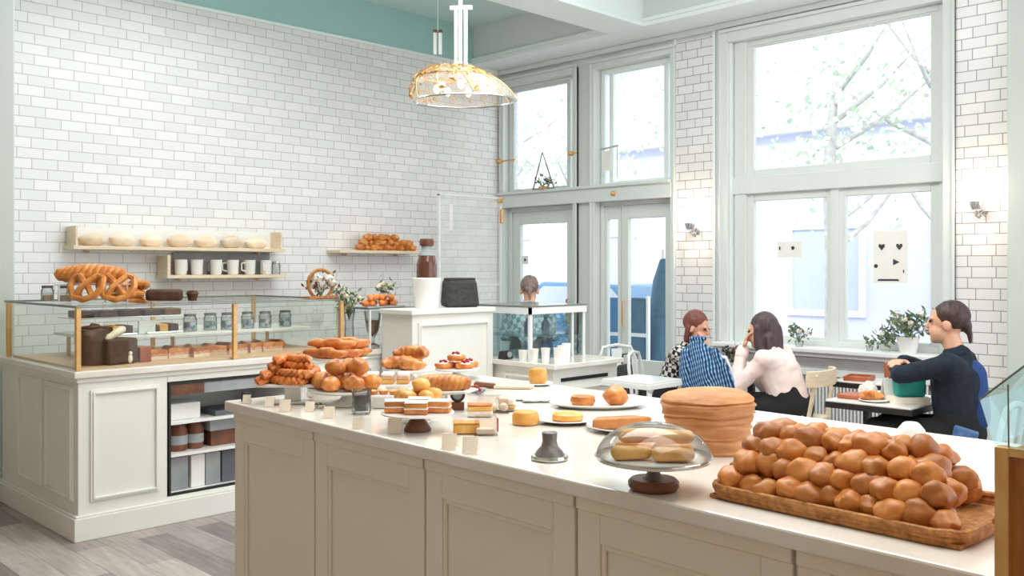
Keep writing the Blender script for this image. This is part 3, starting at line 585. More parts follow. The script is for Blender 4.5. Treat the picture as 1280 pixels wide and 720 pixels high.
def flowers(parent, n, rad, z0, hgt, seed, leafm='leaf', pet='petal', leaf_s=.03, heads=6, head_r=.022, dark=False):
    rnd = random.Random(seed); lf = MB(); st = MB(); tips = []
    for k in range(n):
        a = rnd.random()*2*PI; q = rad*math.sqrt(rnd.random()); z = z0+hgt*(.35+.65*rnd.random()); tip = Vector((q*math.cos(a), q*math.sin(a), z)); tips.append(tip)
        st.tube([(0,0,z0-.01),(tip.x*.4,tip.y*.4,z0+(z-z0)*.6),tip], .0025, 5)
        for j in range(5):
            c = tip + Vector((rnd.gauss(0,1), rnd.gauss(0,1), rnd.gauss(0,1)))*leaf_s*.7; nn = Vector((rnd.gauss(0,1), rnd.gauss(0,1), rnd.gauss(0,1))).normalized(); u = nn.orthogonal().normalized(); v = nn.cross(u)
            lf._faces([c-u*leaf_s*.7, c+v*leaf_s*.3, c+u*leaf_s*.7, c-v*leaf_s*.3], [(0,1,2,3)])
    st.done('stems', 'leaf', parent); lf.done('leaves', leafm, parent, smooth=False)
    for t in tips[:heads]: MB().ball(t+Vector((0,0,.008)), head_r, 10, 7, amp=.5, freq=5).done('flower_head', pet, parent)
r = thing('flower_basket', 'round wicker ring basket of cotton flowers at right end of glass case', 'basket', (3.62,5.50,TZ))
MB().tube([(.1*math.cos(t), 0, .1+.1*math.sin(t)) for t in [k*PI/12 for k in range(24)]], .012, closed=True).done('ring', 'wicker', r); MB().box((0,0,.008), (.24,.1,.016)).done('base', 'wicker', r, bevel=.004); flowers(r, 16, .09, .02, .13, 5, 'brown_wood', 'cream', .03, 9, .026)
# ------------------------------------------------------------------ wall shelves
def shelf(px0, px1, z, label, ends=True):
    y = 7.28; x0, x1 = on_y(px0, y), on_y(px1, y); r = thing('wall_shelf', label, 'shelf', ((x0+x1)/2, BW, z)); hw = (x1-x0)/2
    MB().bb((-hw,-.22,-.028), (hw,0,0)).done('board', 'wood' if ends else 'white_matt', r, smooth=False, bevel=.003)
    for s in (-1, 1): MB().bb((s*(hw-.18)-.008,-.08,-.05), (s*(hw-.18)+.008,-.0,-.028)).done('bracket', 'wood' if ends else 'white_matt', r, smooth=False)
    return x0, x1
ux0, ux1 = shelf(92, 357, 1.70, 'pale oak upper wall shelf on the brick wall, left side')
dx0, dx1 = shelf(209, 357, 1.472, 'lower pale wall shelf holding the row of white mugs')
qx0, qx1 = shelf(425, 527, 1.70, 'pale oak wall shelf heaped with small orange pastries')
r = thing('shelf_divider', 'pale oak upright board at the left end of the mug shelf', 'panel', (dx0+.02,7.38,1.4725)); MB().bb((-.012,-.09,0), (.012,.1,.16)).done('panel_board', 'wood', r, smooth=False)
r = thing('backing_board', 'back board painted grey as shade behind the white mugs', 'panel', ((dx0+dx1)/2+.05,7.485,1.4725)); MB().bb((-.45,-.008,0), (.45,.01,.19)).done('panel_board', 'grey_card', r, smooth=False)  # the board's grey stands in for the shade between the shelves
r = thing('bread_bin', 'long open pale display box on the upper wall shelf', 'bin', ((ux0+ux1)/2,7.39,1.7005)); hw = (ux1-ux0)/2-.03
MB().bb((-hw,.085,0), (hw,.098,.15)).done('back_board', 'paper', r, smooth=False)
for s in (-1, 1): MB().bb((s*hw-.008,-.09,0), (s*hw+.008,.098,.15)).done('side_board', 'wood', r, smooth=False)
o = MB().ball((0,0,.048), (.105,.07,.055), 18, 12, amp=.12, seed=2).done('loaf', 'pale_loaf'); tag(o, 'x x x x', 'bread'); P0 = Proto(o)
for i in range(7): P0.put((ux0+.17+i*.235, 7.375, 1.7012), .15*(i % 3)-.1, f'pale floury loaf in the box on the upper wall shelf, {ORD[i]} from left', 'pale loaves on the upper wall shelf', (1,1,.95+.08*(i % 2)))
o = MB().lathe([(0,0),(.04,0),(.047,.01),(.052,.11),(.048,.11),(.042,.012),(0,.01)]).done('mug', 'white_gloss'); MB().tube([(.048,0,.09),(.085,0,.085),(.085,0,.035),(.045,0,.025)], .007).done('handle', 'white_gloss', o); tag(o, 'x x x x', 'mug'); P0 = Proto(o)
for i, px in enumerate((226,246,270,291,312,332)): P0.put((on_y(px,7.38), 7.38, 1.473), .5+.7*i, f'white ceramic mug on the lower wall shelf, {ORD[i]} from left', 'white mugs on the lower wall shelf', (1.0,1.0,1.15) if i in (0,1,4) else None)
r = thing('glass_jar', 'clear glass jar at the right end of the mug shelf', 'jar', (on_y(345,7.38),7.38,1.473)); MB().lathe([(0,0),(.035,0),(.038,.01),(.038,.09),(.03,.1)]).done('jar_body', 'dome_glass', r); MB().lathe([(.03,.1),(.034,.1),(.034,.115),(0,.118)]).done('lid', 'chrome', r)
o = MB().ball((0,0,.03), (.05,.04,.034), 14, 9, amp=.35, freq=4, seed=4).done('small_pastry', 'bun'); tag(o, 'x x x x', 'pastry'); P0 = Proto(o)
a, b_ = on_y(444,7.38), on_y(521,7.38)
for lay, (n, nm) in enumerate(((9,'bottom'),(8,'middle'),(5,'top'))):
    for i in range(n):
        x = a+.04+(b_-a-.08)*(i+.5*(lay % 2)+(lay==2)*1.2)/8.4
        P0.put((x, 7.36+.02*(i % 2), 1.7005+lay*.05), i*1.3, f'small orange pastry, {ORD[i]} from left in the {nm} layer on right wall shelf', 'orange pastries on the right wall shelf')
# ------------------------------------------------------------------ tall till cabinet and what stands on it
r = thing('till_cabinet', 'tall white panelled till cabinet with the bucket and dark bag on top', 'cabinet', (4.03,5.0,0)); 
MB().bb((0,0,.1), (.77,.345,1.205)).done('body', 'counter_paint', r, smooth=False, bevel=.004); MB().bb((-.02,-.02,0), (.78,.345,.1)).done('plinth', 'counter_paint', r, smooth=False, bevel=.004); MB().bb((-.02,-.02,1.205), (.78,.35,1.24)).done('top', 'counter_paint', r, smooth=False, bevel=.005)
moulding(r, 'y', .05, .72, .2, 1.15, 0, -1, 'counter_paint')
r = thing('ice_bucket', 'white bucket holding the large brown bottle on the till cabinet', 'bucket', (4.30,5.17,1.2405)); MB().lathe([(0,0),(.082,0),(.088,.02),(.11,.215),(.104,.22),(.08,.02),(0,.015)], seg=28).done('bucket_body', 'white_gloss', r); MB().lathe([(.1,.17),(.106,.19),(.1,.2),(.03,.195),(0,.195)]).wrinkle(.012, 25).done('ice', 'paper', r)
r = thing('large_bottle', 'large brown bottle with dark cap standing in the white bucket', 'bottle', (4.30,5.17,1.258)); MB().lathe([(0,0),(.068,0),(.075,.03),(.075,.30),(.06,.36),(.038,.40),(.034,.44),(0,.44)]).done('bottle_body', 'bottle_brown', r)
MB().lathe([(.06,.362),(.063,.362),(.041,.40),(.037,.435),(.034,.435)]).done('foil', 'grey_card', r); MB().lathe([(.04,.43),(.05,.435),(.055,.46),(.048,.482),(0,.485)]).done('cap', 'brown_wood', r)
r = thing('canvas_bag', 'dark grey slumped canvas bag beside the white bucket on till cabinet', 'bag', (4.60,5.15,1.2405), -.35)
MB().box((0,0,.105), (.27,.15,.21), top=.88).wrinkle(.012, 9, 3).done('bag_body', 'grey_cloth', r, bevel=.03); MB().box((0,0,.207), (.22,.1,.02)).done('flap', 'grey_cloth', r, bevel=.008)
r = thing('flower_vase', 'tall clear vase with trailing white flowers right of the brass case', 'vase', (3.83,5.46,CT+.0005)); MB().lathe([(0,0),(.05,0),(.052,.01),(.035,.08),(.03,.2),(.045,.3)]).done('vase_body', 'dome_glass', r); flowers(r, 22, .08, .22, .2, 8, 'leaf', 'petal', .035, 9, .018)
r = thing('small_glass_case', 'small square glass case with tray on its top beside till cabinet', 'display case', (3.98,5.42,CT+.0005))
for x, y in ((0,0),(.42,0),(0,.4),(.42,.4)): MB().bb((x-.007,y-.007,0), (x+.007,y+.007,.282)).done('post', 'white_matt', r, smooth=False)
MB().bb((-.02,-.01,.282), (.44,.41,.29)).done('top_pane', 'glass_edge', r, smooth=False); MB().bb((.008,-.003,0), (.412,0,.28)).done('front_pane', 'glass', r, smooth=False); MB().bb((-.003,.008,0), (0,.392,.28)).done('end_pane', 'glass', r, smooth=False)
r = thing('trumpet_vase', 'trumpet shaped glass of pink sweets inside the small glass case', 'vase', (4.10,5.55,CT+.001)); MB().lathe([(0,0),(.05,0),(.05,.008),(.015,.03),(.012,.06),(.045,.12),(.065,.26)]).done('vase_body', 'dome_glass', r); MB().lathe([(0,.07),(.04,.12),(.052,.19),(0,.2)]).wrinkle(.006,30).done('sweets', 'pink', r)
for k, (x, y, z) in enumerate(((4.27,5.55,.005),(4.34,5.66,.005),(4.3,5.6,.085))):
    o = MB().ball((0,0,.042), (.06,.05,.044), amp=.2, seed=k).done('dark_bun', 'roll', loc=(x,y,CT+z)); tag(o, ('dark brown bun at the front of the small glass case','dark brown bun at the back of small glass case','dark brown bun on top of two others in small glass case')[k], 'bun', 'dark buns in the small glass case')
r = thing('pastry_tray', 'silver tray of pink glazed pastries on top of the small glass case', 'tray', (4.14,5.52,CT+.291)); MB().box((0,0,.006), (.34,.18,.012)).done('tray', 'chrome', r, smooth=False, bevel=.004)
o = MB().cap((-.06,0,.022), (.06,0,.022), .022, .02).wrinkle(.005, 20).done('pink_pastry', 'pastry'); tag(o, 'x x x x', 'pastry'); P0 = Proto(o)
for i in range(9): P0.put((4.02+.06*(i % 5)+(.03 if i > 4 else 0), 5.50+.015*(i % 2), CT+.304+(.04 if i > 4 else 0)), .5+.25*(i % 3), f'pink glazed pastry finger, {ORD[i if i < 5 else i-5]} from left in {"bottom" if i < 5 else "top"} layer on silver tray', 'pink pastries on the silver tray')
r = thing('flower_vase', 'small white vase of pale flowers behind the pink pastries', 'vase', (4.34,5.74,CT+.291)); MB().lathe([(0,0),(.03,0),(.04,.03),(.03,.08),(.034,.1)]).done('vase_body', 'white_gloss', r); flowers(r, 14, .07, .09, .09, 21, 'leaf', 'petal', .03, 7, .018)
# ------------------------------------------------------------------ right service counter
r = thing('low_counter', 'low white counter with a dark drawer slot below the far glass case', 'counter', (4.81,4.4,0)); MB().bb((.02,.02,.1), (.74,1.05,.815)).done('body', 'counter_paint', r, smooth=False, bevel=.004); MB().bb((0,0,0), (.74,1.05,.1)).done('plinth', 'counter_paint', r, smooth=False)
MB().bb((.1,.012,.72), (.62,.03,.745)).done('drawer_slot', 'black', r, smooth=False); moulding(r, 'y', .06, .70, .16, .68, .02, -1, 'counter_paint'); moulding(r, 'x', .08, .5, .16, .76, .02, -1, 'counter_paint')
o = MB().bb((-.02,-.03,0), (.76,1.06,.036)).done('counter_top', 'stone', None, smooth=False, bevel=.005, loc=(4.81,4.4,.8155)); tag(o, 'white stone worktop of the low counter near the glass doors', 'worktop')
KZ = .852
r = thing('glass_display_case', 'white framed glass case on the low counter near the glass doors', 'display case', (4.95,4.76,KZ)); A_, B_, Hh = .6, .6, .385
for x, y in ((0,0),(A_,0),(0,B_),(A_,B_)): MB().bb((x-.012,y-.012,0), (x+.012,y+.012,Hh)).done('corner_post', 'white_matt', r, smooth=False)
MB().bb((.46,-.012,0), (.475,.012,Hh)).done('door_stile', 'white_matt', r, smooth=False)
MB().bb((-.02,-.02,Hh-.05), (A_+.02,0.0,Hh)).bb((-.02,-.02,Hh-.05), (0,B_+.02,Hh)).done('header', 'white_matt', r, smooth=False); MB().bb((-.022,-.022,Hh), (A_+.022,B_+.022,Hh+.012)).done('top_pane', 'glass_edge', r, smooth=False)
MB().bb((.012,-.002,0), (A_-.012,.002,Hh-.05)).done('front_pane', 'blue_glass', r, smooth=False); MB().bb((-.002,.012,0), (.002,B_-.012,Hh-.05)).done('end_pane', 'blue_glass', r, smooth=False); MB().bb((.02,.05,.16), (A_-.02,B_-.05,.168)).done('shelf', 'blue_glass', r, smooth=False)
p = thing('drink_bottle', 'x x x x', 'bottle'); MB().lathe([(0,0),(.03,0),(.032,.01),(.032,.09),(.014,.12),(.012,.145),(0,.145)]).done('bottle_body', 'denim', p); MB().lathe([(.013,.14),(.015,.14),(.015,.155),(0,.155)]).done('cap', 'white_matt', p); P0 = Proto(p)
for i, (x, y, z) in enumerate(((5.04,4.9,0),(5.14,4.95,0),(5.25,4.9,0),(5.36,4.95,0),(5.1,4.93,.1685),(5.3,4.93,.1685))): P0.put((x,y,KZ+.0005+z), i, f'small blue bottle on the {"upper" if z else "lower"} deck of far glass case, {ORD[i if i < 4 else i-4]} from left', 'blue bottles in the far glass case', (1,1,.9))
r = thing('card_reader', 'small black card reader at the left corner of the low counter', 'card reader', (4.86,4.93,KZ)); MB().box((0,0,.03), (.09,.08,.06), top=.8).done('reader_body', 'black', r, bevel=.008); MB().lathe([(0,.0),(.022,.0),(.022,.01),(0,.01)], (0,-.04,.035), 14, rx(PI/2)).done('dial', 'grey_card', r)
o = MB().lathe([(0,0),(.026,0),(.034,.1),(.031,.1),(.024,.004),(0,.004)]).done('paper_cup', 'paper'); tag(o, 'x x x x', 'cup'); P0 = Proto(o)
for i, (x, y, s) in enumerate(((4.835,4.72,.8),(4.845,4.62,.95),(4.87,4.53,1.05),(4.905,4.44,1.1),(4.98,4.47,1.2),(5.06,4.5,1.3))): P0.put((x,y,KZ), 0, f'white paper cup on the front of low counter, {ORD[i]} from left', 'paper cups on the low counter', (1,1,s))
# frosted partition with brass clips
r = thing('glass_partition', 'tall frosted glass partition before the brick wall with brass corner clips', 'partition', (5.9,6.9,0)); MB().bb((0,-.006,0), (.82,.006,2.24)).done('glass_sheet', 'frost', r, smooth=False); MB().bb((-.02,-.014,0), (.0,.014,2.25)).bb((-.02,-.014,2.24), (.84,.014,2.262)).bb((.82,-.014,0), (.84,.014,2.25)).done('edge_frame', 'white_matt', r, smooth=False)
MB().box((.81,-.02,2.23), (.06,.03,.05)).done('clip', 'gold', r, bevel=.006); MB().tube([(.83,-.02,2.0),(.83,-.02,2.13)], .02).done('clip', 'gold', r)
MB().bb((.12,-.012,1.9),(.16,-.007,2.16)).bb((.12,-.012,1.35),(.8,-.007,1.37)).done('etched_band', 'paper', r, smooth=False)
# ------------------------------------------------------------------ island
IO, IR = Vector((1.812,3.442,0)), -.0334
IM = Matrix.Rotation(IR, 3, 'Z')
def I(x, y, z=0): v = IM @ Vector((x, y, z)); return (IO.x+v.x, IO.y+v.y, z)
IT, IWD = 1.0, 1.34
units = [(-.045,-.65),(-.652,-1.28),(-1.282,-1.9),(-1.902,-2.51),(-2.512,-2.95)]
names = ['far left','second from far left','middle','fourth from far left','nearest']
for i, (a, b_) in enumerate(units):
    r = thing('island_cabinet', f'cream panelled island cabinet, {["the one at the far left end","second from the far left end","third from the far left end","fourth from the far left end","beside the amber wood case"][i]}', 'cabinet', I(.035,(a+b_)/2), IR, 'cabinets of the island'); h2 = (a-b_)/2
    MB().bb((0,-h2,.12), (IWD-.07,h2,.958)).done('body', 'island_paint', r, smooth=False, bevel=.003); MB().bb((-.03,-h2,0), (IWD-.06,h2,.10)).bb((-.018,-h2,.10), (IWD-.06,h2,.12)).done('plinth', 'island_paint', r, smooth=False, bevel=.003)
    m = MB(); frame_ring(m, 'x', -h2+.004, h2-.004, .14, .925, -.014, 0, .075); frame_ring(m, 'x', -h2+.079, h2-.079, .215, .85, -.009, 0, .014); m.bb((-.02,-h2+.004,.925), (0,h2-.004,.957)); m.done('door', 'island_paint', r, smooth=False, bevel=.003)
o = MB().bb((0,-2.97,0), (IWD,0,.04)).done('island_worktop', 'stone', None, smooth=False, bevel=.006, loc=(IO.x,IO.y,.9585), rotz=IR); tag(o, 'long white stone worktop of the island covered in pastries', 'worktop')
TT = .9995
def isl(px, py, h=0): x, y = on_z(px, py, TT+h); return x, y, TT+.0005
def stand(name, label, cat, pos, h, rad, mat='white_gloss', foot=None, sc=(1,1), rot=0):
    r = thing(name, label, cat, pos, rot); t = .010
    if h < .035: MB().lathe([(0,0),(rad*.6,0),(rad*.65,.003),(rad,h),(rad*.98,h+.003),(rad*.62,.007),(0,.007)], seg=36, sc=sc).done('plate', mat, r)
    else:
        MB().lathe([(0,h-t),(rad*.9,h-t),(rad,h-t*.3),(rad,h+.004),(rad*.96,h),(0,h)], seg=36, sc=sc).done('plate', mat, r)
        fr = foot or rad*.55; MB().lathe([(0,0),(fr,0),(fr,.006),(fr*.4,.018),(fr*.25,h*.5),(fr*.4,h-t-.002),(0,h-t)], seg=24).done('foot', mat, r)
    return r
def protos():
    P = {}
    def one(k, name, mb, mat, cat):
        o = mb.done(name, mat); tag(o, 'x x x x', cat); P[k] = Proto(o)
    one('bun', 'bun', MB().ball((0,0,.032), (.046,.042,.036), 18, 12, amp=.18, seed=1), 'bun', 'bun')
    one('gold', 'golden_bun', MB().ball((0,0,.02), (.03,.026,.023), 16, 10, amp=.15, seed=6), 'gold_bun', 'bun')
    m = MB(); m.tube([(.075*math.cos(t)-.0, .075*math.sin(t)*.75, .026) for t in [PI*(-.05+1.1*k/16) for k in range(17)]], [.004+.03*abs(math.sin(PI*k/16))**.8*(1+.14*math.cos(k*2.6)) for k in range(17)], 12); one('cro', 'croissant', m, 'bun', 'croissant')
    m = MB()
    for ph in (0, PI): m.tube([(-.06+.12*k/18, .010*math.sin(k*.9+ph), .014+.008*math.cos(k*.9+ph)) for k in range(19)], .011, 8)
    one('twist', 'pastry_twist', m, 'pastry', 'pastry')
    m = MB(); m.tube([(-.10+.2*k/14, .012*math.sin(k*.45), .022+.004*math.sin(k)) for k in range(15)], [.008+.017*abs(math.sin(PI*k/14))**.6*(1+.12*math.cos(k*2.1)) for k in range(15)], 10); one('long', 'long_pastry', m, 'pastry', 'pastry')
    return P
PP = protos()
# a: heaped twists at the far left corner
x, y, z = isl(366, 478, .08)
r = thing('pastry_stand', 'white footed tray of heaped orange pastry twists, far left of island', 'stand', (x,y,z), IR-.75); MB().box((0,0,.074), (.25,.15,.012)).done('tray', 'white_gloss', r, smooth=False, bevel=.004); MB().bb((-.08,-.04,0), (.08,.04,.008)).bb((-.03,-.015,.008), (.03,.015,.068)).done('foot', 'white_gloss', r, smooth=False, bevel=.003)
k = 0; R_ = Matrix.Rotation(-.78, 3, 'Z')
for lay, (nx, ny) in enumerate(((6,2),(5,2),(4,1),(3,1))):
    for i in range(nx):
        for j in range(ny):
            v = R_ @ Vector((-.1+.04*i+.02*lay, (-.035+.07*j) if ny > 1 else 0, 0)); nm = ['bottom','second','third','top'][lay]
            PP['twist'].put((x+v.x, y+v.y, z+.081+lay*.026), 1.0+.35*((i*3+j) % 4)-.4, f'pastry twist, {ORD[i]} from left, {("front " if j == 0 else "rear ") if ny > 1 else ""}{nm} layer of the far left heap', 'heaped pastry twists')
# b: big white platter of buns
x, y, z = isl(434, 486, .06); stand('cake_stand', 'low white cake stand heaped with round orange buns', 'stand', (x,y,z), .06, .15)
bl = [(412,474,.0,'front left'),(445,473,.0,'front right'),(401,466,.0,'left end'),(462,466,.0,'right end'),(432,462,.0,'middle'),(421,458,.062,'upper left'),(452,457,.062,'upper right'),(436,450,.062,'upper rear'),(436,444,.115,'topmost')]
fwd = Vector((R2,R2,0)); rgt = Vector((R2,-R2,0)); ctr = Vector((x,y,0))
for i, (u, v, h, nm) in enumerate([(-.05,-.09,0,'at the front left'),(.045,-.09,0,'at the front right'),(-.105,-.01,0,'at the left end'),(.105,-.01,0,'at the right end'),(0,0,0,'in the middle of the bottom layer'),(-.05,.08,0,'at the rear left'),(.05,.08,0,'at the rear right'),(-.04,-.03,.06,'upper left of the heap'),(.05,-.02,.06,'upper right of the heap'),(0,.06,.06,'upper rear of the heap')]):
    p = ctr + rgt*u*.93 + fwd*v*.93; PP['bun'].put((p.x,p.y,z+.0605+h*.95), i*1.7, f'round orange bun {nm} on the low white cake stand', 'buns on the low white stand', .9+.07*((i*7) % 3-1))
# c: long pastries on a taller stand at the back left
x, y, z = isl(425, 447, .15); stand('cake_stand', 'taller white cake stand of long orange pastries behind the buns', 'stand', (x,y,z), .15, .115)
for i, (u, v, h) in enumerate(((-.05,-.06,0),(.0,-.02,0),(-.02,.03,0),(.03,.07,0),(-.03,-.02,.036),(.02,.04,.036))):
    p = Vector((x,y,0)) + rgt*u + fwd*v; PP['long'].put((p.x,p.y,z+.151+h), -.78+.25*(i % 3-1), f'long orange pastry, {ORD[i]} one counting from the bottom front of taller stand', 'long pastries on the taller stand')
# d: croissants and fruit danishes at the back
x, y, z = isl(512, 461, .06); stand('cake_stand', 'white stand of croissants at the back of the island left of danishes', 'stand', (x,y,z), .06, .12)
for i, (u, v, h, a) in enumerate(((-.04,-.04,0,.3),(.05,-.03,0,2.2),(0,.05,0,1.2),(0,0,.045,.0))):
    p = Vector((x,y,0)) + rgt*u + fwd*v; PP['cro'].put((p.x,p.y,z+.061+h), a-1, ['golden croissant at the front left on the rear white stand','golden croissant at the right on the rear white stand','golden croissant at the back on the rear white stand','golden croissant on top of three others on rear white stand'][i], 'croissants on the rear stand')
x, y, z = isl(566, 458, .05); stand('cake_stand', 'white stand of red topped danishes at the far back corner of island', 'stand', (x-.03,y-.06,z), .05, .115); x -= .03; y -= .06
r = thing('fruit_danish', 'x x x x', 'pastry'); MB().lathe([(0,0),(.038,0),(.046,.012),(.042,.024),(.028,.02),(0,.018)], seg=20).wrinkle(.004,30).done('dough', 'pastry', r); MB().ball((0,0,.02), (.026,.026,.012)).done('cream', 'cream', r)
for q in ((.01,.008),(-.012,.004),(.002,-.013)): MB().ball((q[0],q[1],.033), .009, 8, 6).done('berry', 'berry', r)
P0 = Proto(r)
for i, (u, v, h, nm) in enumerate(((-.06,-.03,0,'at the left'),(.045,-.05,0,'at the front'),(.06,.04,0,'at the right'),(-.03,.06,0,'at the back'),(.0,.0,.036,'on top of the others'))):
    p = Vector((x,y,0)) + rgt*u + fwd*v; P0.put((p.x,p.y,z+.0505+h), i, f'red berry danish {nm} on the far corner stand', 'danishes on the far corner stand')
# e: braided long loaf
x, y, z = isl(553, 488, .07); z += .06
r = thing('oval_platter', 'oval white footed platter under the long braided orange loaf', 'platter', (x,y,z), -.75); MB().lathe([(0,-.06),(.05,-.06),(.05,-.054),(.02,-.04),(.02,-.01),(.06,0),(0,0)]).done('foot', 'white_gloss', r); MB().lathe([(0,0),(.1,0),(.13,.012),(.127,.015),(.1,.005),(0,.005)], seg=32, sc=(1.05,.55)).done('plate', 'white_gloss', r)
m = MB()
for ph in (0, 2*PI/3, 4*PI/3): m.tube([(-.105+.21*k/26, .016*math.sin(k*.8+ph), .03+.012*math.cos(k*.8+ph)) for k in range(27)], [.006+.02*abs(math.sin(PI*k/26))**.6 for k in range(27)], 10)
o = m.done('braided_loaf', 'bun', loc=(x,y,z+.006), rotz=-.75); tag(o, 'long braided orange loaf on the oval platter in mid island', 'bread')
# f: finger sandwiches, h: tarts
x, y, z = isl(485, 479, .05); r = thing('pastry_stand', 'low white rectangular stand of pink cream slices behind the tarts', 'stand', (x,y,z), -.75); MB().box((0,0,.045), (.2,.11,.01)).done('tray', 'white_gloss', r, smooth=False, bevel=.003); MB().bb((-.06,-.03,0), (.06,.03,.04)).done('foot', 'white_gloss', r, smooth=False, bevel=.003)
r = thing('cream_slice', 'x x x x', 'cake'); MB().box((0,0,.009), (.05,.035,.018)).done('sponge', 'cake', r, bevel=.003); MB().box((0,0,.025), (.05,.036,.014)).wrinkle(.003,40).done('filling', 'pink', r, bevel=.003); MB().box((0,0,.038), (.05,.035,.012)).done('topping', 'cream', r, bevel=.004); P0 = Proto(r); R_ = Matrix.Rotation(-.75, 3, 'Z')
for i in range(6):
    v = R_ @ Vector((-.065+.065*(i % 3), -.026+.05*(i//3), 0)); P0.put((x+v.x,y+v.y,z+.0505), -.75, f'pink cream slice, {ORD[i % 3]} from left in the {("front","rear")[i//3]} row on its white stand', 'pink cream slices')
x, y, z = isl(486, 493, .05); r = thing('pastry_stand', 'narrow white stand with a row of orange tarts', 'stand', (x,y,z), -.75); MB().box((0,0,.045), (.17,.075,.01)).done('tray', 'white_gloss', r, smooth=False, bevel=.003); MB().bb((-.06,-.02,0), (.06,.02,.04)).done('foot', 'white_gloss', r, smooth=False, bevel=.003)
r = thing('tart', 'x x x x', 'tart'); MB().lathe([(0,0),(.024,0),(.032,.022),(.029,.024),(0,.018)], seg=18).done('shell', 'pastry', r); MB().ball((0,0,.02), (.026,.026,.01), amp=.3).done('filling', 'gold_bun', r); P0 = Proto(r)
for i in range(4):
    v = R_ @ Vector((-.06+.04*i, .012*(i % 2)-.006, 0)); P0.put((x+v.x,y+v.y,z+.0505), i, f'small orange tart, {ORD[i]} from left on the narrow white stand', 'tarts on the narrow stand', .62)
# i: cut glass jar
x, y, z = isl(452, 517); r = thing('cut_glass_jar', 'patterned cut glass jar in front of the bun stand', 'jar', (x,y,z)); MB().lathe([(0,0),(.032,0),(.036,.01),(.034,.07),(.038,.09),(.034,.09),(.03,.012),(0,.01)], seg=12).done('jar_body', 'dome_glass', r, smooth=False); MB().lathe([(0,.011),(.029,.012),(.031,.07),(0,.072)], seg=12).wrinkle(.003,50).done('contents', 'grey_metal', r)
# g: layered cake stand on brown foot with buns behind
x, y, z = isl(522, 538); r = thing('cake_stand', 'white plate on a turned brown wooden foot with layered cake slices', 'stand', (x,y,z)); MB().lathe([(0,.05),(.08,.05),(.12,.056),(.12,.06),(0,.058)], seg=32).done('plate', 'white_gloss', r); MB().lathe([(0,0),(.045,0),(.045,.006),(.03,.03),(.016,.044),(.02,.05),(0,.05)]).done('foot', 'brown_wood', r)
q = thing('layer_cake_slice', 'x x x x', 'cake')
def sl(z0, t, mat, nm, k=1.0): MB().box((0,0,z0+t/2), (.075*k,.055*k,t)).wrinkle(.002,30).done(nm, mat, q, bevel=.004)
sl(0,.014,'pastry','sponge'); sl(.014,.006,'cream','cream_layer',1.02); sl(.02,.014,'bun','sponge'); sl(.034,.005,'cream','cream_layer',1.0); P0 = Proto(q)
for i, (u, v, a) in enumerate(((-.07,.0,.1),(.0,-.035,.0),(.07,.0,-.1),(.0,.05,.05))):
    p = Vector((x,y,0)) + rgt*u + fwd*v; P0.put((p.x,p.y,z+.0605), -.78+a, f'orange layered cake slice {["at the left","at the front","at the right","at the back"][i]} of the brown footed stand', 'layered cake slices')
x, y, z = isl(521, 502, .07); stand('cake_stand', 'small white stand of golden buns behind the layered cake slices', 'stand', (x,y,z), .07, .09)
for i, (u, v, h) in enumerate(((-.025,-.045,0),(.035,-.035,0),(.055,.02,0),(-.05,.01,0),(.0,.03,0),(.015,-.0,.036))):
    p = Vector((x,y,0)) + rgt*u + fwd*v; PP['gold'].put((p.x,p.y,z+.0705+h), i*1.1, f'small golden bun {["at the front left","at the front right","at the right end","at the left end","at the back","on top at the front","on top at the right"][i]} of the small white stand', 'golden buns on the small stand', 1.05)
# little board sign, cake pieces
x, y, z = isl(572, 512); r = thing('table_sign', 'small round slate sign on a brown block beside the cakes', 'sign', (x,y,z), -.78); MB().box((0,0,.014), (.05,.03,.028)).done('block', 'brown_wood', r, bevel=.004); MB().lathe([(.018,-.004),(.028,-.004),(.028,.004),(.018,.004),(.018,-.004)], (0,0,.055), 20, rx(PI/2)).done('ring', 'dark', r); MB().lathe([(0,-.002),(.0185,-.002),(.0185,.002),(0,.002)], (0,0,.055), 20, rx(PI/2)).done('face', 'grey_card', r, smooth=False)
def cakeblock(px, py, label, wdt, dpt, hts, rot, plate=None):
    x, y, z = isl(px, py); r = thing('cake_piece', label, 'cake', (x,y,z), rot); zz = 0
    if plate: MB().lathe([(0,0),(plate*.7,0),(plate,.006),(plate*.7,.004),(0,.004)], seg=28).done('plate', 'white_gloss', r); zz = .0045
    for nm, t, mat in hts: MB().box((0,0,zz+t/2), (wdt,dpt,t)).wrinkle(.003,25).done(nm, mat, r, bevel=.005); zz += t
cakeblock(583, 541, 'low yellow almond cake slab nearest the front between price cards', .085,.06,[('sponge',.03,'cake'),('glaze',.006,'gold_bun')], -.7)
cakeblock(600, 520, 'yellow topped layered cake slab with white cream middle', .09,.06,[('cream',.02,'cream'),('sponge',.018,'cake'),('glaze',.005,'bun')], -.75)
cakeblock(634, 512, 'cream cake portion in the middle of the island with brown end', .06,.05,[('sponge',.015,'cake'),('cream',.025,'cream')], -.9, .06)
x, y, z = isl(607, 543); r = thing('clear_box', 'clear plastic pastry box with a red tag beside the yellow slab', 'box', (x,y,z), -.7); MB().box((0,0,.03), (.075,.055,.06), top=.9).done('box_shell', 'acrylic', r, smooth=False); MB().box((0,0,.012), (.06,.045,.018)).done('contents', 'cream', r, bevel=.005); MB().box((.038,0,.03), (.004,.03,.04)).done('red_tag', 'berry', r)
x, y, z = isl(628, 517); r = thing('clear_box', 'clear plastic box of cream cakes behind the round orange cake', 'box', (x,y+.05,z), -.8); MB().box((0,0,.03), (.12,.07,.06), top=.9).done('box_shell', 'acrylic', r, smooth=False)
for k in range(3): MB().ball((-.04+.04*k,0,.018), (.017,.025,.016)).done('cream_cake', 'cream', r)
